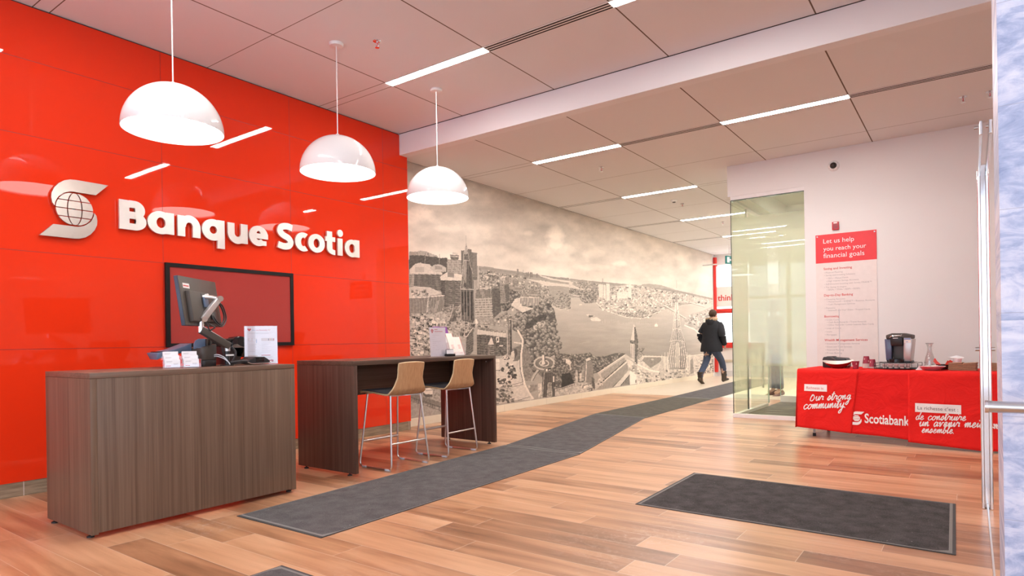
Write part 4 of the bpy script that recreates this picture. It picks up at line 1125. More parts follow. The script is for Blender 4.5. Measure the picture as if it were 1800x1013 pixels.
    L(c3_([(350, 160), (460, 175)]), 2, .9); L(c3_([(330, 700), (460, 665), (465, 700), (330, 725)]), .8, .40); L(c3_([(400, 900), (560, 850)]), .8, .35)
    # round garden
    P(c3_([(600, 400), (700, 335), (800, 335), (860, 400), (850, 480), (900, 560), (700, 600), (610, 500)]), .46, .08)
    for k in range(26):
        a0, a1 = k / 26 * 2 * PI, (k + 1) / 26 * 2 * PI; f = lambda a, R: (735 + R * 1.15 * math.cos(a), 425 + R * .72 * math.sin(a))
        L(c3_([f(a0, 110), f(a1, 110)]), 2.6, .80); L(c3_([f(a0, 50), f(a1, 50)]), 1.8, .84)
    P(c3_([(708, 318), (738, 318), (738, 400), (748, 440), (700, 445), (710, 390)]), .88, .06); L(c3_([(742, 325), (742, 400)]), 1.2, .25)
    L(c3_([(850, 330), (930, 380), (965, 470), (950, 500)]), 1.8, .78); L(c3_([(660, 510), (600, 590), (575, 655)]), 4.2, .74); L(c3_([(670, 520), (620, 590), (590, 655)]), 1.0, .3)
    trees(c3_([(840, 500), (930, 400), (990, 330), (1049, 370), (1049, 600), (980, 700), (870, 830)]), 130, (1.6, 3.2), .46, .34)
    P(c3_([(715, 540), (845, 540), (862, 700), (890, 850), (705, 862)]), .34, .04, (3.6, 0, .05, 0)); P(c3_([(735, 478), (828, 478), (830, 540), (732, 545)]), .50); P(c3_([(750, 492), (820, 488), (820, 525), (750, 530)]), .16); P(c3_([(755, 498), (780, 498), (780, 524), (755, 526)]), .95); P(c3_([(790, 505), (815, 503), (815, 518), (790, 520)]), .9)
    L(c3_([(735, 545), (712, 860)]), 1.2, .70); P(c3_([(780, 670), (832, 670), (838, 850), (768, 855)]), .62, .20); P(c3_([(660, 685), (705, 680), (708, 870), (660, 875)]), .78, .18); P(c3_([(850, 560), (866, 560), (900, 830), (868, 850)]), .22, .05); P(c3_([(848, 590), (860, 590), (862, 665), (850, 665)]), .93)
    P(c3_([(560, 700), (650, 700), (640, 770), (555, 805), (520, 720)]), .56, .07); ell(*c3_([(545, 722)])[0], 2, 2.2, .80)
    # --- lower bank: shrubs, pond, slab tower, copper roofs
    trees(c5_([(-40, 340), (100, 360), (200, 370), (480, 345), (560, 400), (700, 395), (860, 345), (1010, 350), (860, 480), (700, 570), (560, 640), (300, 800), (150, 700), (-40, 880)]), 330, (1.6, 3.4), .45, .36)
    trees(c5_([(1180, 290), (1266, 270), (1266, 460), (1180, 470)]), 20, (1.6, 3), .55)
    P(c5_([(60, 650), (190, 640), (250, 790), (60, 860)]), .18, .03); P(c5_([(120, 440), (170, 440), (210, 480), (190, 530), (120, 490)]), .88, .08); L(c5_([(70, 435), (130, 432), (200, 470)]), 1.4, .86); L(c5_([(185, 520), (195, 600)]), 2, .8)
    P(c5_([(-40, 880), (120, 850), (250, 800), (400, 770), (540, 760), (600, 840), (600, 900), (-40, 985)]), .74, .12); L(c5_([(-20, 900), (260, 815)]), 1.0, .4)
    clutter(c5_([(300, 820), (420, 780), (500, 800), (480, 900), (330, 920)]), 26, (2, 6), (.9, .45, .8), -.3)
    P(c5_([(265, 600), (285, 590), (302, 610), (305, 790), (265, 800)]), .72, .12); P(c5_([(325, 650), (345, 635), (365, 650), (360, 760), (330, 765)]), .74, .14); P(c5_([(365, 570), (395, 560), (400, 740), (370, 760)]), .62, .15)
    P(c5_([(408, 460), (432, 478), (500, 445), (525, 560), (545, 790), (415, 785), (385, 740)]), .55, .03, (1.4, 0, .05, 0)); L(c5_([(432, 478), (415, 780)]), 1.2, .88); P(c5_([(410, 438), (476, 405), (500, 442), (430, 478)]), .86, .03); L(c5_([(410, 438), (476, 405), (500, 442), (430, 478), (410, 438)]), .7, .25)
    P(c5_([(510, 700), (545, 730), (560, 860), (540, 890), (510, 830)]), .34, .06)
    P(c5_([(590, 640), (1010, 362), (1095, 425), (1055, 600), (830, 850), (570, 888), (560, 820), (640, 700)]), .76, .04, (0, 0, 0, 0))
    P(c5_([(640, 650), (990, 410), (1015, 455), (700, 735), (655, 700)]), .66, .05, (1.8, 0, .10, 0)); P(c5_([(700, 770), (1040, 480), (1050, 600), (830, 850), (575, 885)]), .62, .03, (1.5, 0, .04, 0))
    L(c5_([(700, 738), (1015, 460)]), 1.3, .22); L(c5_([(600, 640), (1000, 372)]), 1.4, .92); L(c5_([(690, 765), (1030, 478)]), 1.3, .92); L(c5_([(820, 850), (1060, 610)]), 1.0, .35)
    P(c5_([(830, 850), (1060, 600), (1075, 660), (935, 832)]), .82, .04); P(c5_([(935, 832), (1070, 668), (1070, 815)]), .46, .08); L(c5_([(935, 832), (1070, 668)]), 1.0, .2)
    clutter(c5_([(580, 740), (640, 700), (690, 760), (600, 830)]), 14, (2, 4), (.3, .9, .8))
    P(c5_([(1068, 600), (1170, 665), (1168, 800), (1075, 815)]), .93, .02); P(c5_([(1170, 640), (1266, 680), (1266, 790), (1172, 800)]), .84, .05); P(c5_([(1158, 745), (1168, 740), (1168, 785), (1158, 788)]), .25); P(c5_([(1210, 730), (1228, 725), (1228, 770), (1210, 775)]), .35)
    P(c6_([(0, 800), (40, 765), (220, 768), (560, 750), (612, 735), (612, 905), (0, 1010)]), .80, .07)
    P(c6_([(40, 800), (60, 775), (200, 776), (190, 810), (110, 862)]), .55, .04); ell(*c6_([(123, 793)])[0], 2.6, 1.6, .75); L(c6_([(40, 765), (225, 770)]), 1.5, .9); L(c6_([(395, 770), (560, 745)]), 1.2, .9)
    L(c6_([(0, 830), (100, 880), (180, 895)]), 2.6, .95); L(c6_([(0, 880), (60, 905), (100, 940)]), 1.0, .3); clutter(c6_([(0, 860), (90, 900), (180, 880), (280, 870), (400, 880), (600, 800), (600, 900), (0, 990)]), 120, (1.8, 5), (.92, .55, .40, .85, .70), .1)
    # pointed tower in front of the river
    P([(1113.8, 570), (1116.5, 574), (1119, 590), (1121.5, 600), (1120.5, 640), (1109.5, 633), (1108, 600), (1111, 588)], .84, .04); P([(1115.2, 574), (1117, 576), (1120.5, 592), (1121.5, 602), (1120, 640), (1115.5, 637), (1115, 600)], .42, .10, (1.6, 0, .12, 0))
    P([(1107.5, 598), (1122, 600), (1121.5, 606), (1108, 604)], .50, .16, (1.2, 0, .2, 0)); P([(1103, 632), (1112, 636), (1114, 640), (1110, 650), (1103, 642)], .86, .05); L([(1110, 606), (1111, 630)], .9, .35); L([(1113, 606), (1114, 632)], .8, .35)
    clutter([(1108, 640), (1128, 628), (1132, 640), (1122, 655), (1110, 655)], 26, (1.4, 3.2), (.92, .5, .85))
    # big ribbed spire at right
    A_ = [(319, 225), (332, 380), (346, 470), (352, 545), (386, 640), (398, 720), (412, 800), (392, 872), (262, 872), (240, 800), (262, 700), (276, 640), (292, 545), (296, 470), (306, 380)]
    P(c6_(A_), .62, .05); L([(1189, 493), (1189, 512)], .6, .70)
    P(c6_([(330, 400), (352, 545), (386, 640), (412, 800), (392, 872), (345, 872), (335, 640)]), .52, .05)
    for k in np.linspace(-1, 1, 9):
        L(c6_([(319 + k * 8, 330), (320 + k * 24, 470), (322 + k * 34, 560), (328 + k * 58, 650)]), .7, .90 if abs(k) > .1 else .5)
        L(c6_([(328 + k * 50, 650), (326 + k * 76, 790), (326 + k * 62, 860)]), 1.0, .93)
    for y, w_ in ((470, 26), (545, 34), (640, 58)): L(c6_([(321 - w_, y + 6), (321, y - 4), (321 + w_, y + 8)]), 1.0, .92)
    P(c6_([(316, 660), (338, 662), (342, 850), (312, 850)]), .80, .04)
    for x in (200, 225, 246, 405, 425): L(c6_([(x, 735 + (x % 3) * 10), (x, 880)]), 1.3, .90)
    P(c6_([(186, 820), (206, 760), (214, 830), (218, 940), (180, 945)]), .84, .06, (1.8, 0, .14, 0)); P(c6_([(430, 800), (450, 780), (460, 900), (432, 910)]), .56, .06)
    clutter(c6_([(270, 870), (400, 860), (410, 890), (270, 905)]), 22, (2, 4), (.95, .6, .9)); clutter(c6_([(470, 790), (610, 750), (612, 900), (470, 900)]), 60, (1.6, 4), (.93, .5, .3, .85), .1)
    # --- paper tone
    T_ = np.clip(.05 + .95 * T + (rs.rand(*T.shape) - .5) * .02, .10, 1)
    srgb = np.stack([T_ * .965 + .02, T_ * .905 + .018, T_ * .845 + .015], -1)
    lin = np.where(srgb <= .04045, srgb / 12.92, ((srgb + .055) / 1.055) ** 2.4) * .93
    # --- mesh
    n = nx * nz
    co = np.stack([np.full_like(YY, x0w), YY, ZZ], -1).reshape(-1, 3)
    jj, ii = np.meshgrid(np.arange(nx - 1), np.arange(nz - 1))
    a0 = (ii * nx + jj).ravel(); q = np.stack([a0, a0 + 1, a0 + 1 + nx, a0 + nx], -1)
    # backing so that the covering has its real thickness
    back = np.array([[XM, Yw[0], Zw[0]], [XM, Yw[-1], Zw[0]], [XM, Yw[-1], Zw[-1]], [XM, Yw[0], Zw[-1]]])
    me = bpy.data.meshes.new('wall_mural')
    V_ = np.concatenate([co, back]); nb = n
    c00, c01, c11, c10 = 0, nx - 1, n - 1, n - nx
    extra = np.array([[nb, c00, c10, nb + 3], [c01, nb + 1, nb + 2, c11], [nb, nb + 1, c01, c00], [c10, c11, nb + 2, nb + 3], [nb, nb + 3, nb + 2, nb + 1]])
    Q = np.concatenate([q, extra])
    me.vertices.add(len(V_)); me.vertices.foreach_set('co', V_.astype(np.float32).ravel())
    me.loops.add(Q.size); me.loops.foreach_set('vertex_index', Q.astype(np.int32).ravel())
    me.polygons.add(len(Q)); me.polygons.foreach_set('loop_start', np.arange(0, Q.size, 4, dtype=np.int32))
    me.update(calc_edges=True)
    ca = me.color_attributes.new('print', 'FLOAT_COLOR', 'POINT')
    C_ = np.ones((len(V_), 4), np.float32); C_[:n, :3] = lin.reshape(-1, 3); C_[n:, :3] = .6
    ca.data.foreach_set('color', C_.ravel())
    me.materials.append(MATS['mural_print'])
    o = bpy.data.objects.new('wall_mural', me); COL.objects.link(o)
    return o
o = paint_mural()
tag(o, 'large sepia photo mural of a river city covering the left hallway wall', 'mural')

# ================================================================== POSTER AND WALL FITTINGS
t = thing('wall_poster', 'tall white poster with a red heading Let us help you reach your financial goals', 'poster', (-1.25, WY, .70))
PX0, PX1 = -1.587, -.912
yf = WY - .006
wbx('sheet', 'poster_white', t, PX0, PX1, yf, WY - .002, .70, 2.02, 0, smooth=False)
wbx('heading_panel', 'poster_red', t, PX0, PX1, yf - .001, WY - .002, 2.016, 2.374, 0, smooth=False)
def wtext(body, width, x, y, z, mat, par, name, **kw):
    bm = text_bm(body, 1, **kw); x0, x1, y0, y1 = extent(bm); s = width / (x1 - x0)
    bm.transform(Matrix.Translation((x, y, z)) @ WALL_Y @ Matrix.Diagonal((s, s, 1, 1)) @ Matrix.Translation((-x0, 0, 0)))
    return wp(name, bm, mat, par, smooth=False)
def join_text(lines, y, size, mat, par, name, offset=0.0, M0=WALL_Y, origin=None):
    out = BM()
    for x, z, body in lines:
        bm = text_bm(body, size, offset=offset, res=2)
        bm.transform((Matrix.Translation((x, y, z)) if origin is None else origin @ Matrix.Translation((x, z, 0))) @ (M0 if origin is None else Matrix.Identity(4)))
        me = bpy.data.meshes.new('x'); bm.to_mesh(me); bm.free(); out.from_mesh(me); bpy.data.meshes.remove(me)
    return wp(name, out, mat, par, smooth=False) if origin is None else finish(name, out, mat, par, smooth=False)
for k, (s, z, w_) in enumerate((('Let us help', 2.262, .345), ('you reach your', 2.168, .475), ('financial goals', 2.078, .455))):
    wtext(s, w_, -1.498, yf - .0022, z, 'white_print', t, 'heading_text', offset=.0)
zz = lambda y: 2.245 - (y - 431) * .007184
L0, L1, L2 = -1.500, -1.494, -1.470
red_l = [(L0, zz(475), 'Saving and Investing'), (L0, zz(521.5), 'Day-to-Day Banking'), (L0, zz(558.5), 'Borrowing'), (L0, zz(600), 'Wealth Management Services')]
gr = [(L1, 481.3, '• Financial Planning'), (L1, 486, '• Saving and Investing Solutions'), (L2, 491.5, '• GICs • Mutual Funds'), (L2, 496.2, '• High Interest Savings Accounts'),
      (L1, 501.5, '• Self-Directed Investing with Scotia iTRADE™'), (L1, 507, '• Tax Saving Strategies'), (L2, 511.5, '• RRSPs • TFSAs • RESPs • RDSPs'),
      (L1, 528, '• Chequing Accounts'), (L2, 532.4, '• Momentum® • SCENE™ • Business Accounts'), (L2, 537, '• Cash Management Services'), (L1, 543.3, '• Payments'), (L2, 547.5, '• Interac® and Visa* Debit • Prepaid Cards'),
      (L1, 564, '• Credit Cards'), (L2, 568.4, '• Cash Back Rewards • Travel Rewards'), (L2, 573, '• Other Rewards • Lower Interest Rate Cards'), (L1, 578.8, '• Lines of Credit'), (L1, 584.5, '• Loans'), (L1, 590, '• Mortgages'),
      (L1, 605.7, '• Investment Management Services'), (L1, 611.2, '• Estate and Trust Services'), (L1, 616.6, '• Financial Planning'), (L1, 622, '• Private Banking')]
for q_ in red_l: join_text([q_], yf - .001, .040, 'print_red', t, 'subheading', .0006)
join_text([(a, zz(b), c) for a, b, c in gr], yf - .001, .0275, 'print_grey', t, 'list_text')
for x in (PX0 + .02, PX1 - .02):
    bm = BM(); cyl(bm, (x, yf - .001, 2.352), (x, yf - .006, 2.352), .009, n=14); wp('fixing', bm, 'chrome', t)
t = thing('fire_alarm', 'small red fire alarm unit above the poster', 'fire alarm', (-1.355, WY, 2.42))
wbx('housing', 'alarm_red', t, -1.394, -1.316, WY - .028, WY - .001, 2.418, 2.520, .006)
bm = BM()
for k in range(5): box(bm, -1.380, -1.330, WY - .0295, WY - .028, 2.435 + k * .012, 2.440 + k * .012)
wp('grille', bm, 'print_dark', t, smooth=False)
wbx('strobe', 'white_plastic', t, -1.375, -1.335, WY - .031, WY - .028, 2.497, 2.512, .001)
t = thing('security_camera', 'round white dome camera high on the white wall', 'security camera', (-1.367, WY, 3.22))
bm = BM(); lathe(bm, [(.066, 0), (.066, .014), (.058, .024), (.040, .030)], 36)
bm.transform(Matrix.Translation((-1.367, WY, 3.221)) @ Matrix.Rotation(PI / 2, 4, 'X')); wp('housing', bm, 'white_plastic', t)
bm = BM(); lathe(bm, [(.040, .028), (.037, .044), (.026, .060), (.010, .067)], 28)
bm.transform(Matrix.Translation((-1.367, WY, 3.221)) @ Matrix.Rotation(PI / 2, 4, 'X')); wp('lens_dome', bm, 'lens_dark', t)
for k in range(6):
    a = k * PI / 3 + PI / 2; bm = BM(); c = V(-1.367 + .052 * math.cos(a), WY - .026, 3.221 + .052 * math.sin(a)); cyl(bm, c, c + V(0, -.003, 0), .003, n=8); wp('screw', bm, 'print_dark', t)

# ================================================================== FAR END OF THE HALL
t = thing('sign_board', 'lit white wall board with red frame reading think at the hall end', 'sign', (-4.6, YF, 0))
wbx('post', 'red_paint', t, -5.888, -5.815, YF - .12, YF - .002, .12, 3.36, .004)
wbx('light_panel', 'sign_lightbox', t, -5.81, -3.2, YF - .07, YF - .002, 1.90, 3.10, 0, smooth=False)
wbx('red_rail', 'red_paint', t, -5.81, -3.2, YF - .10, YF - .002, 1.775, 1.90, .003)
wbx('lower_panel', 'lightbox_board', t, -5.81, -3.2, YF - .07, YF - .002, .955, 1.775, 0, smooth=False)
wbx('red_rail', 'red_paint', t, -5.81, -3.2, YF - .10, YF - .002, .80, .955, .003)
wbx('text_band', 'poster_white', t, -5.81, -3.2, YF - .074, YF - .070, 1.96, 2.52, 0, smooth=False)
wtext('think', .50, -5.79, YF - .0755, 2.13, 'print_red', t, 'think_text', offset=.02)
for k in range(7): wbx('print_line', 'print_grey', t, -5.60, -5.30 + .04 * (k % 3), YF - .072, YF - .070, 1.60 - k * .055, 1.615 - k * .055, 0, smooth=False)
t = thing('wall_rail', 'pale rail along the white wall below the lit board', 'rail', (-4.6, YF, .45))
wbx('rail', 'skirting_beige', t, -5.81, -3.0, YF - .05, YF - .002, .40, .47, .004)
t = thing('exit_sign', 'small green exit sign hanging from the hallway ceiling', 'exit sign', (-4.93, 16.2, 3.05))
M_ = Matrix.Translation((-4.93, 16.2, 3.05)) @ Matrix.Rotation(1.2, 4, 'Z')
bm = BM(); box(bm, -.13, .13, -.02, .02, -.10, .10, M_); wp('housing', bm, 'exit_green', t, bevel=.004)
bm = BM()
for a in ((-.10, -.01, -.07, .07), (.0, .10, -.02, .02)): box(bm, a[0], a[1], -.0225, -.021, a[2], a[3], M_)
wp('pictogram', bm, 'white_print', t, smooth=False)
bm = BM(); cyl(bm, (-4.93, 16.2, 3.15), (-4.93, 16.2, Z2), .008, n=8); wp('stem', bm, 'white_metal', t)
t = thing('ceiling_conduit', 'thin white pipe crossing below the far hallway ceiling', 'pipe', (-4.4, 17.0, 3.2))
bm = BM(); cyl(bm, (-5.88, 17.0, 3.06), (-2.7, 17.0, 3.06), .018, n=12); wp('pipe', bm, 'white_metal', t)
bm = BM(); cyl(bm, (-4.4, 17.0, 3.06), (-4.4, 17.0, Z2), .006, n=8); wp('hanger', bm, 'white_metal', t)

# ================================================================== REFRESHMENT TABLE
TA = -.125
RT = Vector((-1.545, 7.47, 0)); TT = .735
MT = Matrix.Translation(RT) @ Matrix.Rotation(TA, 4, 'Z')
t = thing('folding_table', 'folding table hidden under red cloths against the white wall', 'table', RT, TA)
bx('tabletop', 'grey_plastic', t, .01, 1.84, .01, .74, TT - .035, TT - .004, .004)
for s in (.12, 1.62):
    for d in (.13, .62):
        bm = BM(); cyl(bm, (s, d, .0), (s, d, TT - .035), .013, n=12); obj('leg', bm, 'light_grey_metal', t)
        bm = BM(); cyl(bm, (s, d, 0), (s, d, .035), .017, n=12); obj('rubber_foot', bm, 'black_plastic', t)
    bm = BM(); cyl(bm, (s, .13, .20), (s, .62, .20), .010, n=10); obj('crossbar', bm, 'light_grey_metal', t)
def drape(name, mat, s0, s1, hem, lift, label, grp, seed, side=False, shear=0.0, back=.74):
    """cloth over the table: top sheet, front fall and (for the base cloth) the left fall"""
    rd = random.Random(3)
    ph = [rd.uniform(0, 6.28) for _ in range(8)]
    bm = BM(); prof = []
    prof += [(back - k * (back - .02) / 6, TT + lift, 0) for k in range(7)]
    prof += [(.004, TT + lift - .001, .02), (-.006 - lift, TT - .008, .05)]
    nv = 26
    for k in range(1, nv + 1): prof.append((None, None, k / nv))
    cols = []
    n = max(8, int((s1 - s0) / .02))
    for i in range(n + 1):
        f = i / n; s = s0 + (s1 - s0) * f; hz = hem(s); c = []
        for (d, z, v) in prof:
            if d is not None:
                w = .0012 * math.sin(17 * s + ph[0]) * (1 if z > TT - .004 else 0)
                c.append(bm.verts.new((s, d, z + w)))
            else:
                z_ = TT - .008 + (hz - TT + .008) * v
                v_ = v; v = (TT - z_) / (TT - .06)
                w = v * (.010 * math.sin(6.5 * s + ph[1] + v) + .006 * math.sin(15 * s + ph[2] + 2 * v) + .003 * math.sin(33 * s + ph[3] + 5 * v))
                w += .0035 * math.sin(9 * v * 2 + ph[4] + 4 * s) * math.sin(5 * s + ph[5])
                e = .030 * v + .012 * v * v
                c.append(bm.verts.new((s - shear * v_ * f, -.006 - lift * (1 + v * .6) - e * .55 - abs(w) * .6 + w * .4, z_)))
        cols.append(c)
    for a, b in zip(cols, cols[1:]):
        for j in range(len(a) - 1): bm.faces.new((a[j], b[j], b[j + 1], a[j + 1]))
    if side:
        # left fall, sharing the front corner line
        prev = cols[0]
        start = 6
        m = 14; L_ = []
        for i in range(m + 1):
            d = i / m * back; c = []
            for k in range(0, nv + 2):
                v = k / (nv + 1)
                z_ = TT + lift - .001 - (TT - .10) * v if k else TT + lift
                c.append(bm.verts.new((s0 - .004 * (k > 0) - .022 * v - .008 * v * math.sin(8 * d + ph[6]), d if i else -.012 - .02 * v, z_)))
            L_.append(c)
        for a, b in zip(L_, L_[1:]):
            for j in range(len(a) - 1): bm.faces.new((a[j], a[j + 1], b[j + 1], b[j]))
    o = finish(name, bm, mat, None, ang=60)
    md = o.modifiers.new('thick', 'SOLIDIFY'); md.thickness = .0018; md.offset = -1
    o.location = RT; o.rotation_euler = (0, 0, TA)
    tag(o, label, 'tablecloth', grp)
    return o
hem = lambda s: .105 - .045 * s
base = drape('tablecloth', 'cloth_red', 0, 1.845, lambda s: hem(s) + .008 + .004 * math.sin(9 * s), .002, 'plain red base cloth with white bank logo covering the table', 'red table cloths', 3, side=True)
ra = drape('table_runner', 'cloth_red_runner', -.004, .605, lambda s: hem(s) + .006 - .03 * s * 0, .006, 'red cloth panel at left reading Richness is: Our strong community.', 'red table cloths', 5, shear=.07)
rb = drape('table_runner', 'cloth_red_runner', 1.045, 1.855, lambda s: hem(s) - .012, .006, 'red cloth panel at right with French handwriting', 'red table cloths', 9)
for o in (ra, rb): o['category'] = 'table runner'
MF = lambda s, y, z: Matrix.Translation((s, y, z)) @ Matrix.Rotation(PI / 2, 4, 'X')
GL = {'c': (.9, [(.78, .8), (.55, 1), (.22, .8), (.12, .4), (.33, 0), (.65, .08), (.95, .4)]), 'o': (.95, [(.5, 1), (.2, .78), (.12, .3), (.35, 0), (.65, .2), (.74, .65), (.5, 1), (.7, .86), (1.0, .9)]),
 'm': (1.3, [(0, .4), (.16, .95), (.2, .02), (.34, .7), (.52, 1), (.60, .02), (.72, .7), (.92, 1), (1.0, .1), (1.3, .35)]), 'n': (.95, [(0, .4), (.16, .95), (.2, .02), (.36, .75), (.56, 1), (.66, .1), (.95, .35)]),
 'u': (1.0, [(0, .5), (.16, 1), (.15, .3), (.35, 0), (.6, .4), (.72, 1), (.74, .1), (1.0, .35)]), 'i': (.5, [(0, .4), (.18, 1), (.22, .1), (.5, .35)]), 't': (.6, [(0, .4), (.3, 1.9), (.2, .25), (.34, 0), (.6, .35)]),
 'y': (1.0, [(0, .5), (.16, 1), (.2, .4), (.4, .1), (.65, .6), (.74, 1), (.62, -.7), (.32, -1.1), (.2, -.7), (1.0, .3)]), 'r': (.8, [(0, .4), (.2, 1.1), (.35, .85), (.6, .92), (.56, .2), (.8, .3)]),
 's': (.8, [(0, .2), (.36, 1.05), (.55, .5), (.4, 0), (.1, .15), (.8, .35)]), 'g': (1.0, [(.66, .9), (.36, 1), (.12, .5), (.35, .1), (.6, .5), (.72, 1), (.62, -.7), (.32, -1.1), (.2, -.7), (1.0, .3)]),
 'd': (1.0, [(.66, .8), (.36, 1), (.12, .5), (.35, 0), (.6, .4), (.86, 2), (.68, .2), (1.0, .35)]), 'e': (.85, [(0, .3), (.5, .6), (.5, 1), (.25, .9), (.14, .3), (.4, 0), (.85, .35)]),
 'a': (1.0, [(.66, .85), (.36, 1), (.12, .5), (.32, 0), (.6, .4), (.7, 1), (.72, .1), (1.0, .35)]), 'v': (.9, [(0, .6), (.16, 1), (.3, 0), (.6, .9), (.9, .9)]), 'l': (.55, [(0, .3), (.42, 1.8), (.26, 2), (.16, .8), (.26, 0), (.55, .35)]),
 'b': (.85, [(0, .3), (.36, 1.8), (.2, 2), (.15, .2), (.4, 0), (.62, .5), (.4, .8), (.85, .7)]), 'O': (1.3, [(.6, 1.35), (.2, .9), (.2, .15), (.6, 0), (.95, .5), (.8, 1.15), (.45, 1.42), (.25, 1.15)]), '.': (.5, [(.1, 0), (.22, .08)]), ' ': (.85, None)}
def script(body, s0, s1, z, yoff, par, name='handwriting', tilt=.06):
    W_ = sum(GL[c][0] for c in body); k = (s1 - s0) / (W_ + .3); x = 0; bm = BM()
    xh = k * 1.05
    def pt(px, py): 
        X_ = (x + px + .28 * py) * k; return Vector((s0 + X_, 0, z + py * xh + tilt * X_))
    for c in body:
        adv, st = GL[c]
        if st:
            loft_strip(bm, catmull([pt(*q) for q in st], 5), xh * .19, Vector((0, 1, 0)))
            if c == 'i': loft_strip(bm, [pt(.22, 1.45), pt(.36, 1.5)], xh * .26, Vector((0, 1, 0)))
            if c == 't': loft_strip(bm, [pt(-.1, 1.3), pt(.65, 1.42)], xh * .18, Vector((0, 1, 0)))
        x += adv
    for v in bm.verts: v.co.y = yoff
    bmesh.ops.recalc_face_normals(bm, faces=bm.faces)
    o = finish(name, bm, 'white_print', par, smooth=False)
    return o
def tack(o, target, lift=.0022):
    """lay a printed part onto the cloth surface in front of the table"""
    from mathutils.bvhtree import BVHTree
    me = target.data; bv = BVHTree.FromPolygons([v.co for v in me.vertices], [p.vertices for p in me.polygons])
    for v in o.data.vertices:
        h = bv.ray_cast(Vector((v.co.x, -.5, v.co.z)), Vector((0, 1, 0)))
        if h[0] is not None: v.co.y = h[0].y - lift + v.co.y
def flat_text(body, s0, s1, z, mat, par, target, offset=0, name='printed_text', tilt=0, h=None):
    bm = text_bm(body, 1, offset=offset, res=3); x0, x1, y0, y1 = extent(bm); k = (s1 - s0) / (x1 - x0)
    kh = k if h is None else h
    for v in bm.verts: v.co = Vector((s0 + (v.co.x - x0) * k, 0, z + v.co.y * kh + tilt * (v.co.x - x0) * k))
    o = finish(name, bm, mat, par, smooth=False); tack(o, target, .0050); return o
def panel(s0, s1, z0, z1, mat, par, target, name='text_box', tilt=0.0):
    bm = BM(); n = 24; rows = []
    for i in range(n + 1):
        s = s0 + (s1 - s0) * i / n
        rows.append([bm.verts.new((s, 0, z0 + (z1 - z0) * j / 6)) for j in range(7)])
    for a, b in zip(rows, rows[1:]):
        for j in range(6): bm.faces.new((a[j], b[j], b[j + 1], a[j + 1]))
    o = finish(name, bm, mat, par, smooth=False); tack(o, target, .0030); return o
panel(.072, .302, .505, .578, 'white_print', ra, ra, tilt=0)
flat_text('Richness is:', .095, .272, .527, 'print_red', ra, ra)
o = script('Our strong', .125, .545, .398, 0, ra, tilt=.09); tack(o, ra, .0050)
o = script('community.', .060, .505, .306, 0, ra, tilt=.10); tack(o, ra, .0050)
panel(1.105, 1.475, .345, .430, 'white_print', rb, rb, tilt=0)
flat_text('La richesse c’est :', 1.125, 1.452, .370, 'print_dark', rb, rb)
o = script('de construire', 1.105, 1.520, .268, 0, rb, tilt=.05); tack(o, rb, .0050)
o = script('un avenir meilleur', 1.135, 1.775, .208, 0, rb, tilt=.05); tack(o, rb, .0050)
o = script('ensemble.', 1.155, 1.435, .148, 0, rb, tilt=.05); tack(o, rb, .0050)
flat_text('Scotiabank', .660, 1.060, .205, 'white_print', base, base, offset=.022, name='bank_name', h=.098 / .735)
bm = BM(); hk = [(p[0] * .30, p[1] * .30) for p in hook]
for s in (1, -1):
    a = [bm.verts.new((.585 + s * p[0], 0, .245 + s * p[1])) for p in hk]; f = bm.faces.new(a); bmesh.ops.triangulate(bm, faces=[f])
for k in range(4):
    vs = [-.030 + k * .016, -.030 + k * .016 + .012]; q = [math.sqrt(max(0, .034 ** 2 - v * v)) for v in vs]
    bm.faces.new([bm.verts.new((.585 + a, 0, .245 + b)) for a, b in ((-q[0], vs[0]), (q[0], vs[0]), (q[1], vs[1]), (-q[1], vs[1]))])
o = finish('logo', bm, 'white_print', base, smooth=False); tack(o, base, .0050)

TZ = TT + .0088           # surface of the cloth
def on_table(x, y): return (x, y, TZ)
# shallow oval bowl, red outside and cream inside
t = thing('fruit_bowl', 'wide boat shaped bowl, red outside and cream inside', 'bowl', on_table(-1.178, 7.66))
def bowl_rings(prof):
    out = []
    for (r, z) in prof:
        ring = []; k = (z / .06) ** 1.5
        for i in range(48):
            a = 2 * PI * i / 48; cx_, sy_ = math.cos(a), math.sin(a)
            ring.append(Vector((r * 1.06 * cx_, r * .60 * sy_ + .004 * k, z * 1.25 + k * (.026 * cx_ * cx_ + .016 * sy_ - .010 + .004 * cx_))))
        out.append(ring)
    return out
bm = BM(); R_ = rings(bm, bowl_rings([(.045, 0), (.055, .006), (.078, .016), (.112, .034), (.146, .056)]), cap=False); bm.faces.new(R_[0]); obj('outer_shell', bm, 'bowl_red', t)
bm = BM(); R_ = rings(bm, bowl_rings([(.146, .056), (.142, .0575), (.114, .040), (.082, .024), (.050, .014), (.010, .011)]), cap=False); bm.faces.new(R_[-1]); obj('cream_lining', bm, 'bowl_white', t)
t = thing('toaster', 'black rounded box appliance behind the red bowl', 'appliance', on_table(-1.225, 7.90), -.1)
bm = BM()
rings(bm, [[Vector((x, -.09 * k, z * (.93 if abs(x) > .115 else 1))) for x, z in ((-.125, .0), (.118, .0), (.125, .02), (.123, .085), (.105, .105), (-.06, .118), (-.115, .118), (-.127, .10))] for k in (1, .6, -.6, -1)])
obj('body', bm, 'black_plastic', t, bevel=.006)
bm = BM(); box(bm, -.095, -.015, -.05, .05, .117, .124); obj('top_plate', bm, 'grey_plastic', t, bevel=.003)
bm = BM(); tube(bm, catmull([(-.03, -.092, .112), (.0, -.094, .09), (.018, -.094, .055), (.02, -.093, .02)], 5), .008, n=8); obj('trim_band', bm, 'grey_plastic', t)
t = thing('sign_rod', 'thin grey upright rod behind the black appliance', 'rod', on_table(-1.215, 8.03))
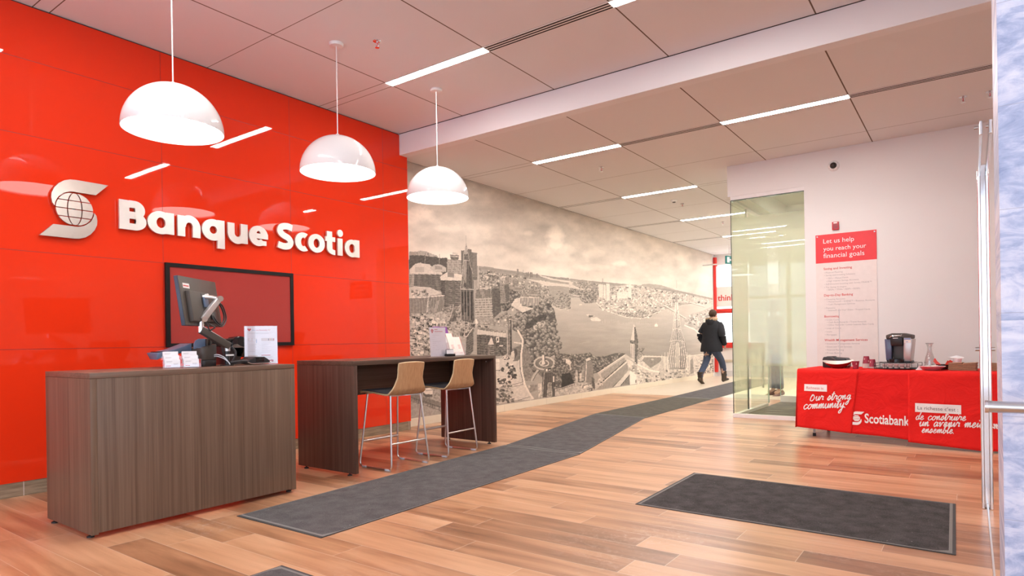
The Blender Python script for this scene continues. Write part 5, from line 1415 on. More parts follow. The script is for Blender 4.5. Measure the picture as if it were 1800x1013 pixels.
bm = BM(); cyl(bm, (0, 0, 0), (0, 0, .66), .004, n=8); obj('rod', bm, 'light_grey_metal', t)
bm = BM(); cyl(bm, (0, 0, 0), (0, 0, .008), .04, n=20); obj('foot', bm, 'light_grey_metal', t)
# paper cups
def cup(loc, inverted, label, stack=0):
    t = thing('paper_cup', label, 'paper cup', loc, random.uniform(0, 6), 'maroon paper cups')
    z0 = stack; h = .082; r0, r1 = (.026, .037) if not inverted else (.037, .026)
    bm = BM(); lathe(bm, [(r0, z0), (r1, z0 + h)], 28, cap0=True, cap1=inverted); obj('wall', bm, 'cup_maroon', t)
    zr = z0 + (h if not inverted else .002)
    bm = BM(); tube(bm, [(.0375 * math.cos(a), .0375 * math.sin(a), zr) for a in np.linspace(0, 2 * PI, 25)[:-1]], .0018, n=6, closed=True); obj('rim', bm, 'cup_sleeve', t)
    for k in range(5):
        a = k * 1.256 + .4; zz_ = z0 + h * (.35 + .3 * (k % 2)); rr = (r0 + (r1 - r0) * (zz_ - z0) / h) + .0004
        bm = BM(); q = [Vector((rr * math.cos(a + u), rr * math.sin(a + u), zz_ + w)) for u, w in ((-.16, -.009), (.05, -.012), (.17, .0), (.06, .013), (-.1, .008))]
        f = bm.faces.new([bm.verts.new(p) for p in q]); r_ = bmesh.ops.extrude_face_region(bm, geom=[f]); bmesh.ops.translate(bm, verts=[v for v in r_['geom'] if isinstance(v, bmesh.types.BMVert)], vec=(.001 * math.cos(a), .001 * math.sin(a), 0))
        obj('leaf_print', bm, 'cup_pattern', t, smooth=False)
    if stack:
        n = max(1, int(stack / .009))
        for k in range(n):
            bm = BM(); lathe(bm, [(.0375, k * .009), (.0365, k * .009 + .0075)], 28); obj('nested_rim', bm, 'cup_sleeve', t)
cup(on_table(-1.003, 7.62), False, 'maroon paper cup standing upright beside the bowl')
cup(on_table(-.925, 7.82), True, 'tallest upside down stack of maroon cups', .045)
cup(on_table(-.868, 7.82), True, 'shorter upside down stack of maroon cups beside the pod drawer', .012)
# pod drawer under the coffee maker
PXc, PYc = -.628, 7.80
t = thing('pod_drawer', 'black wire drawer for coffee pods under the coffee maker', 'drawer', on_table(PXc, PYc), -.06)
hw, hd, hh = .195, .165, .060
bm = BM()
for z in (.004, hh * .5, hh):
    tube(bm, [(-hw, -hd, z), (hw, -hd, z), (hw, hd, z), (-hw, hd, z)], .0026, n=6, closed=True)
obj('wire_frame', bm, 'black_plastic', t)
for x in (-hw, -.10, .10, hw):
    for y in (-hd, hd):
        bm = BM(); cyl(bm, (x, y, .0), (x, y, hh), .0028, n=6); obj('upright', bm, 'black_plastic', t)
bx('top_plate', 'black_plastic', t, -.150, .150, -hd + .02, hd, hh, hh + .005, .001)
bx('tray', 'rubber_dark', t, -hw + .01, hw - .01, -hd + .01, hd - .01, .002, .007, .001)
podr = None
for k in range(5):
    loc = V(*on_table(PXc, PYc)) + Matrix.Rotation(-.06, 3, 'Z') @ V(-.105 + k * .052, -.115, .007)
    if podr is None:
        p = thing('coffee_pod', '', 'coffee pod', loc, 0, 'coffee pods in the wire drawer'); podr = p
        bm = BM(); lathe(bm, [(.018, 0), (.0225, .040), (.025, .041), (.025, .043)], 20); obj('cup', bm, 'pod_cream', p)
        bm = BM(); lathe(bm, [(.0245, .0432), (.0245, .0445)], 20); obj('foil_lid', bm, 'white_paper', p)
    else: p = dup(podr, loc)
    p['label'] = ('leftmost cream coffee pod in the wire drawer', 'second cream coffee pod from the left in the drawer', 'middle cream coffee pod in the wire drawer', 'second cream coffee pod from the right in the drawer', 'rightmost cream coffee pod in the wire drawer')[k]
# coffee maker
KX, KY, KZ = -.607, 7.80, TZ + .0655
t = thing('coffee_maker', 'single cup coffee maker with blue water tank, silver side', 'coffee maker', (KX, KY, KZ), -.08)
def tap(x0, x1, y0, y1, z0, z1, tx0, tx1, ty0, ty1):
    bm = BM(); lo = [(x0, y0), (x1, y0), (x1, y1), (x0, y1)]; hi = [(tx0, ty0), (tx1, ty0), (tx1, ty1), (tx0, ty1)]
    rings(bm, [[V(a, b, z0) for a, b in lo], [V(a, b, z1) for a, b in hi]]); return bm
obj('base', tap(-.100, .105, -.10, .13, 0, .016, -.100, .105, -.10, .13), 'black_plastic', t, bevel=.004)
bm = BM(); lathe(bm, [(.070, .002), (.070, .034), (.064, .038)], 32, c=(-.022, -.085, 0)); obj('drip_tray', bm, 'black_gloss', t)
obj('column', tap(-.060, .035, -.02, .12, .016, .25, -.062, .038, -.02, .12), 'grey_plastic', t, bevel=.004)
obj('brew_head', tap(-.068, .036, -.115, .10, .175, .262, -.074, .040, -.125, .10), 'black_plastic', t, bevel=.010)
bm = BM(); rings(bm, [[V(-.112, y, .245), V(.115, y, .245), V(.118, y, .285), V(.04, y, .305), V(-.06, y, .306), V(-.116, y, .285)] for y in (-.095, -.02, .08, .125)])
obj('lid', bm, 'warm_grey_plastic', t, bevel=.008)
bm = BM(); tube(bm, catmull([(-.07, -.122, .262), (-.05, -.138, .275), (.02, -.138, .278), (.035, -.122, .288)], 5), .007, n=8); obj('handle', bm, 'chrome', t)
obj('water_tank', tap(-.120, -.070, -.075, .12, .022, .245, -.130, -.066, -.08, .125), 'tank_blue', t, bevel=.006)
obj('tank_stand', tap(-.112, -.070, -.06, .12, .0, .021, -.118, -.070, -.07, .12), 'black_plastic', t, bevel=.003)
obj('side_panel', tap(.040, .100, -.085, .125, .0, .245, .045, .124, -.10, .13), 'silver_paint', t, bevel=.006)
bm = BM(); box(bm, .050, .112, -.1035, -.1015, .205, .255); obj('promo_sticker', bm, 'cream_paper', t, smooth=False)
bm = BM(); box(bm, .052, .110, -.1045, -.1035, .236, .254); box(bm, .068, .086, -.1045, -.1035, .212, .219); obj('sticker_print', bm, 'print_blue', t, smooth=False)
bm = BM(); box(bm, -.045, .0, -.1265, -.1245, .250, .258); obj('logo_plate', bm, 'white_plastic', t, smooth=False)
# carafe
t = thing('glass_carafe', 'clear empty glass carafe with a flared neck', 'carafe', on_table(-.350, 7.82))
pr = catmull([(.048, 0, .0), (.050, 0, .02), (.048, 0, .075), (.040, 0, .120), (.026, 0, .165), (.021, 0, .205), (.025, 0, .238), (.036, 0, .262)], 4)
bm = BM(); P_ = [(v.x, v.z) for v in pr]; lathe(bm, P_ + [(r - .0025, z) for r, z in reversed(P_) if z > .006] + [(.001, .006)], 40, cap0=True, cap1=False)
obj('body', bm, 'glass_carafe', t)
bm = BM(); tube(bm, [(.036 * math.cos(a), .036 * math.sin(a), .262) for a in np.linspace(0, 2 * PI, 33)[:-1]], .0014, n=6, closed=True); obj('rim', bm, 'grey_plastic', t)
# plate of sugar
t = thing('sugar_dish', 'shallow pink dish holding white sugar packets', 'dish', on_table(-.318, 7.50))
bm = BM(); lathe(bm, [(.055, 0), (.060, .004), (.090, .022), (.112, .038), (.110, .040), (.088, .025), (.055, .009), (.001, .008)], 40, cap1=False); obj('dish', bm, 'pink_plate', t)
bm = BM(); tube(bm, [(.111 * math.cos(a), .111 * math.sin(a), .039) for a in np.linspace(0, 2 * PI, 41)[:-1]], .0022, n=6, closed=True); obj('rim', bm, 'sugar_white', t)
pk = None
labs = ['sugar packet lying in the pink dish'] * 9
for k in range(9):
    a = k * 2.4; r = .012 + .0075 * k; loc = V(*on_table(-.318, 7.50)) + V(r * math.cos(a), r * math.sin(a) * .9, .018 + .0045 * (k % 4) + .012)
    if pk is None:
        pk = thing('sugar_packet', 'small white sugar packet lying in the pink dish', 'sugar packet', loc, a, 'sugar packets in the pink dish'); bm = BM(); box(bm, -.026, .026, -.018, .018, -.003, .003); obj('paper', bm, 'sugar_white', pk, bevel=.001)
        bm = BM(); box(bm, -.012, .012, -.006, .006, .003, .0034); obj('print', bm, 'pod_cream', pk, smooth=False)
    else: dup(pk, loc, a)
t = thing('sugar_packet', 'single white packet standing folded left of the pink dish', 'sugar packet', on_table(-.425, 7.50), .3)
bm = BM(); a = [bm.verts.new(V(*p)) for p in ((-.028, -.012, 0), (.028, -.012, 0), (.0, .0, .036), (-.028, .016, 0), (.028, .016, 0))]; bm.faces.new((a[0], a[1], a[2])); bm.faces.new((a[4], a[3], a[2])); bm.faces.new((a[1], a[4], a[2])); bm.faces.new((a[3], a[0], a[2])); bm.faces.new((a[0], a[3], a[4], a[1]))
obj('paper', bm, 'white_card', t, smooth=False)
# black bowl with red packets
t = thing('black_bowl', 'small black bowl filled with red stir sticks and packets', 'bowl', on_table(-.225, 7.70))
bm = BM(); lathe(bm, [(.040, 0), (.052, .010), (.070, .050), (.067, .050), (.049, .013), (.001, .010)], 32, cap1=False); obj('bowl', bm, 'black_gloss', t)
for k in range(10):
    a = k * .63; l = random.uniform(.075, .105); tl = (.55 if k < 5 else .5)
    base_ = V(.016 * math.cos(a) + (-.03 if k < 5 else .025), .02 * math.sin(a), .028)
    tip = base_ + V((-.055 if k < 5 else .035) + random.uniform(-.012, .012), random.uniform(-.015, .015), .055 + random.uniform(0, .018) * (2 if k < 5 else .4))
    p = thing('stir_packet', 'red packet leaning left in the small black bowl' if k < 5 else 'red packet bunched at right in the small black bowl', 'packet', V(*on_table(-.225, 7.70)) + base_, 0, 'red packets leaning left' if k < 5 else 'red packets bunched at right')
    d = (tip - base_); s_ = d.cross(V(0, 1, 0)).normalized() * (.006 if k < 5 else .011)
    bm = BM(); q = [bm.verts.new(x) for x in (s_ * -1 + V(0, -.001, 0), s_ + V(0, -.001, 0), d + s_ + V(0, -.001, 0), d - s_ + V(0, -.001, 0))]; f = bm.faces.new(q)
    r_ = bmesh.ops.extrude_face_region(bm, geom=[f]); bmesh.ops.translate(bm, verts=[v for v in r_['geom'] if isinstance(v, bmesh.types.BMVert)], vec=(0, .002, 0)); obj('packet', bm, 'packet_red', p, smooth=False)
# napkins
t = thing('napkin_stack', 'folded brown paper napkins stacked at the right end of the table', 'napkins', on_table(-.055, 7.56), -.12)
n_ = 0
for (x0, x1, n_l) in ((-.125, -.012, 6), (-.010, .098, 6)):
    for k in range(n_l):
        j = random.uniform(-.003, .003); zt = .0122
        bm = BM(); rings(bm, [[V(x + j, y, k * zt + z + .006 * ((x - x0) / (x1 - x0)) * (k / 6) * (1 if x0 < -.02 else 1.2)) for x, z in ((x0, 0), (x1, 0), (x1, zt * .86), (x0, zt * .86))] for y in (-.065, 0, .065)])
        obj('napkin_fold', bm, 'kraft_paper', t, bevel=.0015, seg=1)
t = thing('white_holder', 'white fluted cup with a flat white lid behind the napkins', 'cup', on_table(-.118, 7.98))
bm = BM(); n = 28; rings(bm, [[V((r + .0015 * (i % 2)) * math.cos(2 * PI * i / n), (r + .0015 * (i % 2)) * math.sin(2 * PI * i / n), z) for i in range(n)] for r, z in ((.026, 0), (.036, .095))]); obj('cup', bm, 'white_card', t, smooth=False)
bm = BM(); a = [bm.verts.new(V(*p)) for p in ((-.085, -.02, .112), (.0, -.035, .097), (.05, -.02, .100), (.055, .03, .108), (-.01, .04, .128), (-.06, .03, .112))]; f = bm.faces.new(a); r_ = bmesh.ops.extrude_face_region(bm, geom=[f]); bmesh.ops.translate(bm, verts=[v for v in r_['geom'] if isinstance(v, bmesh.types.BMVert)], vec=(0, 0, .004)); obj('lid', bm, 'white_card', t, smooth=False)

# ================================================================== ON THE SERVICE COUNTER
CT = .950
def stand_matrix(loc, rz, lean=0.0):
    """local x to the right, local y up, local z out of the face"""
    return Matrix.Translation(loc) @ Matrix.Rotation(rz, 4, 'Z') @ Matrix.Rotation(PI / 2 - lean, 4, 'X')
def mpart(name, fn, mat, t, M, **kw):
    bm = BM(); fn(bm); bm.transform(M); return wp(name, bm, mat, t, **kw)
def slab(x0, x1, y0, y1, z0, z1): return lambda bm: box(bm, x0, x1, y0, y1, z0, z1)
def mtext(body, x, y, size, mat, t, M, name='printed_text', width=None, z=.0022, offset=0):
    bm = text_bm(body, size, offset=offset, res=2); x0, x1, _, _ = extent(bm)
    k = 1 if width is None else width / (x1 - x0)
    bm.transform(M @ Matrix.Translation((x, y, z)) @ Matrix.Diagonal((k, k, 1, 1))); return wp(name, bm, mat, t, smooth=False)
def rules(bm, rows, z=.0022, h=.0022):
    for x0, x1, y in rows: box(bm, x0, x1, y, y + h, z, z + .0002)

# clear holder with six stacks of cards
rz = math.radians(72)
H0 = V(-4.315, 2.155, CT)
t = thing('card_holder', 'clear acrylic tiered holder full of white business cards', 'card holder', H0, rz)
for k in range(3):
    d = -.045 + k * .038; z = .000 + k * .026
    bx('tier_lip', 'acrylic', t, -.118, .110, d - .004, d - .001, z + .001, z + .028, 0)
    bx('tier_floor', 'acrylic', t, -.118, .110, d, d + .034, z + .001, z + .004, 0)
for x in (-.119, -.004, .110): bx('divider', 'acrylic', t, x, x + .002, -.050, .068, .001, .058, 0)
proto = None
names = [('front left', 'front right'), ('middle left', 'middle right'), ('rear left', 'rear right')]
Rz = Matrix.Rotation(rz, 3, 'Z')
for k in range(3):
    for c in range(2):
        loc = H0 + Rz @ V(-.060 + c * .114, -.033 + k * .038, .004 + k * .026)
        if proto is None:
            proto = thing('card_stack', '', 'business cards', loc, rz, 'white business cards in the clear holder')
            M_ = Matrix.Rotation(-.16, 4, 'X')
            bm = BM()
            box(bm, -.046, .046, -.008, .010, 0, .054, M_); obj('cards', bm, 'white_card', proto, bevel=.0008, seg=1)
            bm = BM()
            for x0, x1, z in ((-.036, .0, .040), (-.036, -.006, .036), (.006, .036, .026), (.006, .030, .022), (.006, .034, .018)): box(bm, x0, x1, -.0085, -.008, z, z + .0014, M_)
            obj('print_lines', bm, 'print_grey', proto, smooth=False)
            bm = BM(); box(bm, -.038, -.010, -.0085, -.008, .009, .013, M_); obj('print_mark', bm, 'print_red', proto, smooth=False); p = proto
        else: p = dup(proto, loc)
        p['label'] = names[k][c] + ' stack of white business cards in the clear holder'
# document scanner
t = thing('document_scanner', 'grey document scanner with blue grey trays beside the monitor arm', 'scanner', (-4.45, 2.33, CT))
bm = BM(); rings(bm, [[V(x, y, z) for x, y in ((-4.56, 2.315), (-4.38, 2.315), (-4.365, 2.325), (-4.36, 2.345), (-4.40, 2.445), (-4.56, 2.445))] for z in (CT, CT + .045)]); wp('base', bm, 'black_plastic', t, bevel=.004)
bm = BM()
lo = [(-4.56, 2.312), (-4.38, 2.312), (-4.362, 2.322), (-4.356, 2.345), (-4.398, 2.448), (-4.56, 2.448)]
rings(bm, [[V(x, y, CT + .046) for x, y in lo], [V(x, y, 1.080 + (y - 2.312) * .21) for x, y in lo]]); wp('housing', bm, 'warm_grey_plastic', t, bevel=.006)
bm = BM(); rings(bm, [[V(x, 2.07 + .03 * (x < -4.6), 1.005), V(x, 2.075, 1.052), V(x, 2.19, 1.072), V(x, 2.31, 1.116), V(x, 2.31, 1.06), V(x, 2.14, 1.030)] for x in (-4.64, -4.48)]); wp('feed_tray', bm, 'blue_grey_plastic', t, bevel=.004)
bm = BM(); box(bm, -4.60, -4.50, 2.085, 2.145, 1.056, 1.062); wp('tray_inset', bm, 'black_gloss', t)
def plate(y0, y1, x0, x1, z0, z1, mat, nm):
    bm = BM(); pts = [(y0, z0), (y1, z0), (y1, z1), (y0 + .035, z1), (y0 + .012, z1 - .012), (y0, z1 - .035)]
    rings(bm, [[V(x, y, z) for y, z in pts] for x in (x0, x1)]); wp(nm, bm, mat, t, bevel=.003)
plate(2.300, 2.382, -4.44, -4.425, 1.075, 1.146, 'blue_grey_plastic', 'guide_plate')
for y in (2.386, 2.412): wbx('guide_fin', 'warm_grey_plastic', t, -4.50, -4.42, y, y + .014, 1.085, 1.146, .003)
bm = BM(); box(bm, -4.40, -4.38, 2.30, 2.37, 1.080, 1.086); wp('blue_rim', bm, 'blue_grey_plastic', t, bevel=.002)
# black office machine behind the arm
t = thing('office_machine', 'black desk machine with a raised curved cover behind the arm', 'office machine', (-4.70, 2.73, CT))
bm = BM(); rings(bm, [[V(-4.66 + a, y, z) for y, z in ((2.655, CT), (2.775, CT), (2.83, 1.085), (2.63, 1.085))] for a in (0, -.14)]); wp('body', bm, 'black_plastic', t, bevel=.005)
wbx('flat_screen', 'black_gloss', t, -4.70, -4.675, 2.52, 2.742, 1.085, 1.142, .003)
wbx('top_trim', 'warm_grey_plastic', t, -4.70, -4.672, 2.52, 2.742, 1.143, 1.149, .001)
bm = BM(); rings(bm, [[V(-4.66 + a, y, z) for y, z in ((2.715, 1.06), (2.722, 1.125), (2.745, 1.160), (2.79, 1.168), (2.84, 1.160), (2.86, 1.09), (2.83, 1.0), (2.76, 1.0))] for a in (0, -.10)]); wp('curved_cover', bm, 'black_gloss', t, bevel=.008)
bm = BM(); lathe(bm, [(.012, 1.105), (.028, 1.092), (.060, 1.080), (.060, 1.076)], 20, c=(-4.64, 2.74, 0)); wp('knob', bm, 'warm_grey_plastic', t)
# telephone base
t = thing('telephone_base', 'low black telephone base with a silver front edge', 'telephone', (-4.33, 2.66, CT))
bm = BM(); rings(bm, [[V(-4.26 + a, y, z + CT) for y, z in ((2.600, .012), (2.635, .006), (2.770, .010), (2.790, .022), (2.770, .040), (2.740, .058), (2.665, .060), (2.640, .046), (2.60, .030))] for a in (0, -.14)]); wp('body', bm, 'black_plastic', t, bevel=.005)
wbx('cradle_recess', 'black_gloss', t, -4.262, -4.257, 2.668, 2.735, CT + .022, CT + .054, .001)
bm = BM(); tube(bm, catmull([(-4.254, 2.598, CT + .024), (-4.252, 2.632, CT + .010), (-4.252, 2.70, CT + .010), (-4.253, 2.775, CT + .014), (-4.256, 2.790, CT + .022)], 6), .0035, n=8); wp('silver_edge', bm, 'chrome', t)
bm = BM(); tube(bm, catmull([(-4.30, 2.50, CT + .022), (-4.27, 2.54, CT + .030), (-4.26, 2.60, CT + .030)], 6), .010, n=10); wp('handset_end', bm, 'black_plastic', t)
bm = BM(); tube(bm, catmull([(-4.38, 2.44, 1.03), (-4.34, 2.50, .99), (-4.33, 2.53, .962), (-4.30, 2.60, .97)], 6), .004, n=8); wp('cable', bm, 'black_plastic', t)
# monitor arm
t = thing('monitor_arm', 'silver jointed monitor arm clamped to the counter', 'monitor arm', (-4.35, 2.50, CT))
bm = BM(); lathe(bm, [(.045, CT), (.045, CT + .006), (.030, CT + .010), (.017, CT + .012), (.017, 1.075)], 28, c=(-4.35, 2.497, 0)); wp('post', bm, 'black_plastic', t)
bm = BM(); cyl(bm, (-4.35, 2.50, 1.055), (-4.35, 2.50, 1.115), .020, n=24); wp('post_joint', bm, 'silver_paint', t)
def beam(p0, p1, h0, h1, w, mat, nm):
    p0, p1 = Vector(p0), Vector(p1); d = (p1 - p0).normalized(); sidev = Vector((1, 0, 0)); up = sidev.cross(d).normalized()
    if up.z < 0: up = -up
    bm = BM(); rings(bm, [[p + sidev * (w / 2) + up * (h / 2), p - sidev * (w / 2) + up * (h / 2), p - sidev * (w / 2) - up * (h / 2), p + sidev * (w / 2) - up * (h / 2)] for p, h in ((p0, h0), (p1, h1))])
    return wp(nm, bm, mat, t, bevel=.006, seg=3)
beam((-4.35, 2.512, 1.090), (-4.35, 2.305, 1.210), .052, .046, .050, 'warm_grey_plastic', 'lower_arm')
beam((-4.35, 2.516, 1.112), (-4.35, 2.309, 1.234), .008, .008, .044, 'white_metal', 'lower_arm_edge')
bm = BM(); cyl(bm, (-4.35, 2.309, 1.190), (-4.35, 2.309, 1.290), .0215, n=24); wp('elbow', bm, 'chrome', t)
beam((-4.35, 2.315, 1.275), (-4.35, 2.440, 1.428), .046, .036, .046, 'silver_paint', 'upper_arm')
for y, z in ((2.322, 1.283), (2.440, 1.430)):
    bm = BM(); cyl(bm, (-4.380, y, z), (-4.318, y, z), .020, n=24); wp('pivot', bm, 'satin_metal', t)
bm = BM(); tube(bm, [(-4.35, 2.44, 1.430), (-4.37, 2.40, 1.440), (-4.395, 2.345, 1.442)], .014, n=12); wp('tilt_bracket', bm, 'satin_metal', t)
bm = BM(); tube(bm, corner_path([(-4.33, 2.335, 1.265), (-4.325, 2.36, 1.20), (-4.325, 2.40, 1.225), (-4.33, 2.35, 1.255)], .012), .005, n=8); wp('cable_clip', bm, 'black_plastic', t)
bm = BM(); tube(bm, catmull([(-4.33, 2.52, 1.09), (-4.315, 2.545, 1.04), (-4.32, 2.525, .99), (-4.33, 2.51, CT + .004)], 6), .007, n=8); wp('arm_cable', bm, 'black_plastic', t)
wbx('cable_tie', 'white_plastic', t, -4.33, -4.32, 2.475, 2.535, 1.020, 1.032, .001)
for k, off in enumerate((0, .012)):
    bm = BM(); tube(bm, catmull([(-4.42, 2.40, 1.00), (-4.38, 2.43, 1.032 - off), (-4.34, 2.465, 1.015 - off), (-4.32, 2.492, .975), (-4.315, 2.500, CT + .003)], 6), .0035, n=8); wp('white_cable', bm, 'cable_white', t)
# monitor on the arm
wv = V(-.575, .818, 0); nb = V(.818, .575, 0)
tl = math.radians(8.5)
up = (V(0, 0, 1) * math.cos(tl) - nb * math.sin(tl)); nn = (nb * math.cos(tl) + V(0, 0, 1) * math.sin(tl))
MC = V(-4.425, 2.355, 1.405)
MM = Matrix((wv, up, nn)).transposed().to_4x4(); MM.translation = MC
t = thing('computer_monitor', 'black computer monitor seen from behind on a silver arm', 'monitor', (MC.x, MC.y, 1.22))
W2, H2 = .262, .170
mpart('bezel', slab(-W2, W2, -H2, H2, -.030, -.004), 'dark_blue_plastic', t, MM, bevel=.003)
mpart('back_cover', slab(-W2 + .001, W2 - .001, -H2 + .001, H2 - .001, -.004, -.001), 'warm_grey_plastic', t, MM, bevel=.001)
def hump(bm):
    rings(bm, [[V(x * k, y * k2 - .035, z) for x, y in ((-.205, -.115), (.205, -.115), (.205, .105), (-.205, .105))] for z, k, k2 in ((-.002, 1, 1), (.030, .97, .96))])
mpart('back_hump', hump, 'warm_grey_plastic', t, MM, bevel=.008)
mpart('mount_recess', slab(-.055, .055, -.055, .055, .029, .0315), 'black_plastic', t, MM, bevel=.001)
mpart('mount_plate', slab(-.040, .020, -.042, .030, .031, .044), 'blue_grey_plastic', t, MM, bevel=.004)
mpart('mount_cap', lambda bm: cyl(bm, (.012, .038, .031), (.012, .038, .050), .018, n=20), 'white_plastic', t, MM)
mpart('sticker', slab(-.215, -.130, .088, .122, -.001, -.0002), 'white_paper', t, MM, smooth=False)
mpart('sticker_print', slab(-.210, -.140, .100, .108, -.0002, .0002), 'print_red', t, MM, smooth=False)
mpart('screen', slab(-W2 + .012, W2 - .012, -H2 + .018, H2 - .012, -.0312, -.030), 'black_gloss', t, MM, smooth=False)
mpart('port_block', slab(.04, .12, -.13, -.07, .028, .040), 'black_plastic', t, MM, bevel=.002)
mpart('video_cable', lambda bm: tube(bm, catmull([(.06, -.10, .036), (.09, -.15, .05), (.15, -.165, .05), (.185, -.10, .06), (.16, -.02, .055), (.11, .0, .045)], 7), .006, n=8), 'black_plastic', t, MM)
mpart('power_cable', lambda bm: tube(bm, catmull([(.04, -.10, .036), (.06, -.16, .055), (.13, -.18, .06), (.20, -.12, .065), (.19, -.03, .06), (.13, .01, .05)], 7), .005, n=8), 'black_plastic', t, MM)
# leaflet stand
def leaflet(loc, rz, label, w, h, big=True):
    t = thing('leaflet_stand', label, 'leaflet stand', loc, rz)
    M = stand_matrix(V(0, 0, 0), 0, .06)
    def A(nm, fn, mat, **kw):
        bm = BM(); fn(bm); bm.transform(M); return obj(nm, bm, mat, t, **kw)
    A('paper', slab(-w / 2, w / 2, .004, h, -.001, .001), 'white_paper', smooth=False)
    A('acrylic_sleeve', slab(-w / 2 - .003, w / 2 + .003, .0, h + .003, .0045, .006), 'acrylic', smooth=False)
    bm = BM(); box(bm, -w / 2 - .003, w / 2 + .003, -.005, .075, 0, .003); obj('acrylic_foot', bm, 'acrylic', t, smooth=False)
    return t, A, M
LP = V(-4.385, 2.792, CT)
t, A, M = leaflet(LP, math.radians(59), 'white leaflet reading Are you financially fit? on the counter', .232, .290)
def T_(body, x, y, size, mat, width=None, nm='printed_text', off=0):
    bm = text_bm(body, size, offset=off, res=2); x0, x1, _, _ = extent(bm); k = 1 if width is None else width / (x1 - x0)
    bm.transform(M @ Matrix.Translation((x, y, .0014)) @ Matrix.Diagonal((k, k, 1, 1))); return obj(nm, bm, mat, t, smooth=False)
T_('Are', -.062, .255, .020, 'print_blue', .022); T_('you financially', -.036, .255, .02, 'print_red', .082); T_('fit?', .050, .255, .02, 'print_orange', .018)
def heart(bm):
    P = [(0, -.012), (-.013, .002), (-.012, .009), (-.006, .011), (0, .006), (.006, .011), (.012, .009), (.013, .002)]
    bmesh.ops.triangulate(bm, faces=[bm.faces.new([bm.verts.new((-.082 + a, .262 + b, .0014)) for a, b in P])])
A('heart_mark', heart, 'print_red', smooth=False)
A('picture_box', slab(-.092, -.030, .175, .198, .0011, .0014), 'poster_white', smooth=False)
A('grey_heading', slab(.002, .095, .175, .198, .0011, .0014), 'cup_sleeve', smooth=False)
A('cloud_figure', lambda bm: (cyl(bm, (-.075, .188, .0015), (-.075, .188, .0018), .009, n=14), cyl(bm, (-.05, .186, .0015), (-.05, .186, .0018), .011, n=14)), 'white_card')
A('thermometer', slab(-.034, -.030, .162, .190, .0015, .0018), 'print_blue', smooth=False)
for k, c in enumerate(('print_dark', 'print_orange', 'print_grey', 'print_red')): A('letter_mark', slab(.052 + k * .012, .057 + k * .012, .179, .194, .0016, .0019), c, smooth=False)
rows = [(-.085, .085, .238), (-.085, .06, .232)] + [(-.09, -.032 - .01 * (k % 2), .150 - k * .011) for k in range(6)] + [(.004, .07 - .012 * (k % 3), .160 - k * .010) for k in range(8)]
A('print_lines', lambda bm: rules(bm, rows, .0012, .0012), 'print_grey', smooth=False)
A('red_line', slab(.002, .066, .064, .069, .0012, .0015), 'print_red', smooth=False)
A('lower_box', slab(-.092, -.026, .052, .068, .0011, .0014), 'cup_sleeve', smooth=False)
A('print_lines', lambda bm: rules(bm, [(.004, .08, .054), (.004, .07, .046)], .0012, .0012), 'print_grey', smooth=False)
T_('Scotiabank', .060, .022, .01, 'print_red', .042, off=.01)
# ================================================================== ON THE BAR TABLE
t, A, M = leaflet(V(-4.300, 4.688, CT), math.radians(86), 'pinkish white leaflet with a red map pin on the bar table', .216, .292)
def pin(bm):
    P = [(0, -.020), (-.012, -.002), (-.014, .006), (-.008, .014), (0, .017), (.008, .014), (.014, .006), (.012, -.002)]
    bmesh.ops.triangulate(bm, faces=[bm.faces.new([bm.verts.new((-.072 + a * 1.25, .256 + b * 1.15, .0014)) for a, b in P])])
A('pin_mark', pin, 'print_red', smooth=False); A('pin_centre', slab(-.075, -.069, .248, .268, .0015, .0018), 'white_paper', smooth=False)
A('red_lines', lambda bm: rules(bm, [(-.04, .0, .268), (-.04, .07, .250), (-.04, .05, .250)], .0012, .005), 'print_red', smooth=False)
A('print_lines', lambda bm: rules(bm, [(-.04, .08, .238)] + [(-.075, -.075 + (.10, .04, .03, .12, .05, .06, .03, .09)[k % 8], .215 - k * .021) for k in range(8)], .0012, .0012), 'print_grey', smooth=False)
t = thing('brochure_rack', 'clear tiered rack of brochures at the bar table end', 'brochure rack', (-4.38, 4.95, CT), PI / 2)
for k in range(3):
    d = -.075 + k * .055; z = k * .035
    bx('tier_lip', 'acrylic', t, -.115, .150, d - .006, d - .004, z + .001, z + .045, 0)
bx('side_wall', 'acrylic', t, -.117, -.115, -.085, .075, .001, .14, 0); bx('side_wall', 'acrylic', t, .150, .152, -.085, .075, .001, .14, 0)
bx('floor', 'acrylic', t, -.115, .150, -.085, .075, .001, .003, 0)
for o_ in t.children:
    if o_.name.startswith('floor'): o_.name = 'rack_floor'
def brochure(x, d, z, h, col, stripe, label):
    R0 = Matrix.Rotation(PI / 2, 3, 'Z'); loc = V(-4.38, 4.95, CT) + R0 @ V(x, d, z + .003)
    t = thing('brochure', label, 'brochure', loc, PI / 2, 'brochures in the clear rack')
    L = Matrix.Rotation(-.36, 4, 'X')
    bm = BM(); box(bm, -.049, .049, -.006, .006, 0, h, L); obj('cover', bm, col, t, smooth=False)
    bm = BM(); box(bm, .046, .0505, -.0064, .0064, 0, h + .0003, L); obj('fold', bm, stripe, t, smooth=False)
    bm = BM()
    for j, (a, b) in enumerate(((-.02, .02), (-.022, .014), (-.015, .02), (-.02, .018))): box(bm, a, b, -.0064, -.006, h * .55 - j * .012, h * .55 - j * .012 + .003, L)
    box(bm, -.02, .025, -.0064, -.006, h * .12, h * .12 + .003, L)
    obj('print_lines', bm, 'print_red' if col == 'cream_paper' else 'print_grey', t, smooth=False)
    return t
b_ = brochure(-.062, .048, .066, .252, 'print_purple', 'print_dark', 'purple topped brochure at rear left of the rack')
c_ = brochure(.048, .048, .066, .250, 'print_purple', 'print_dark', 'purple topped brochure at rear right of the rack')
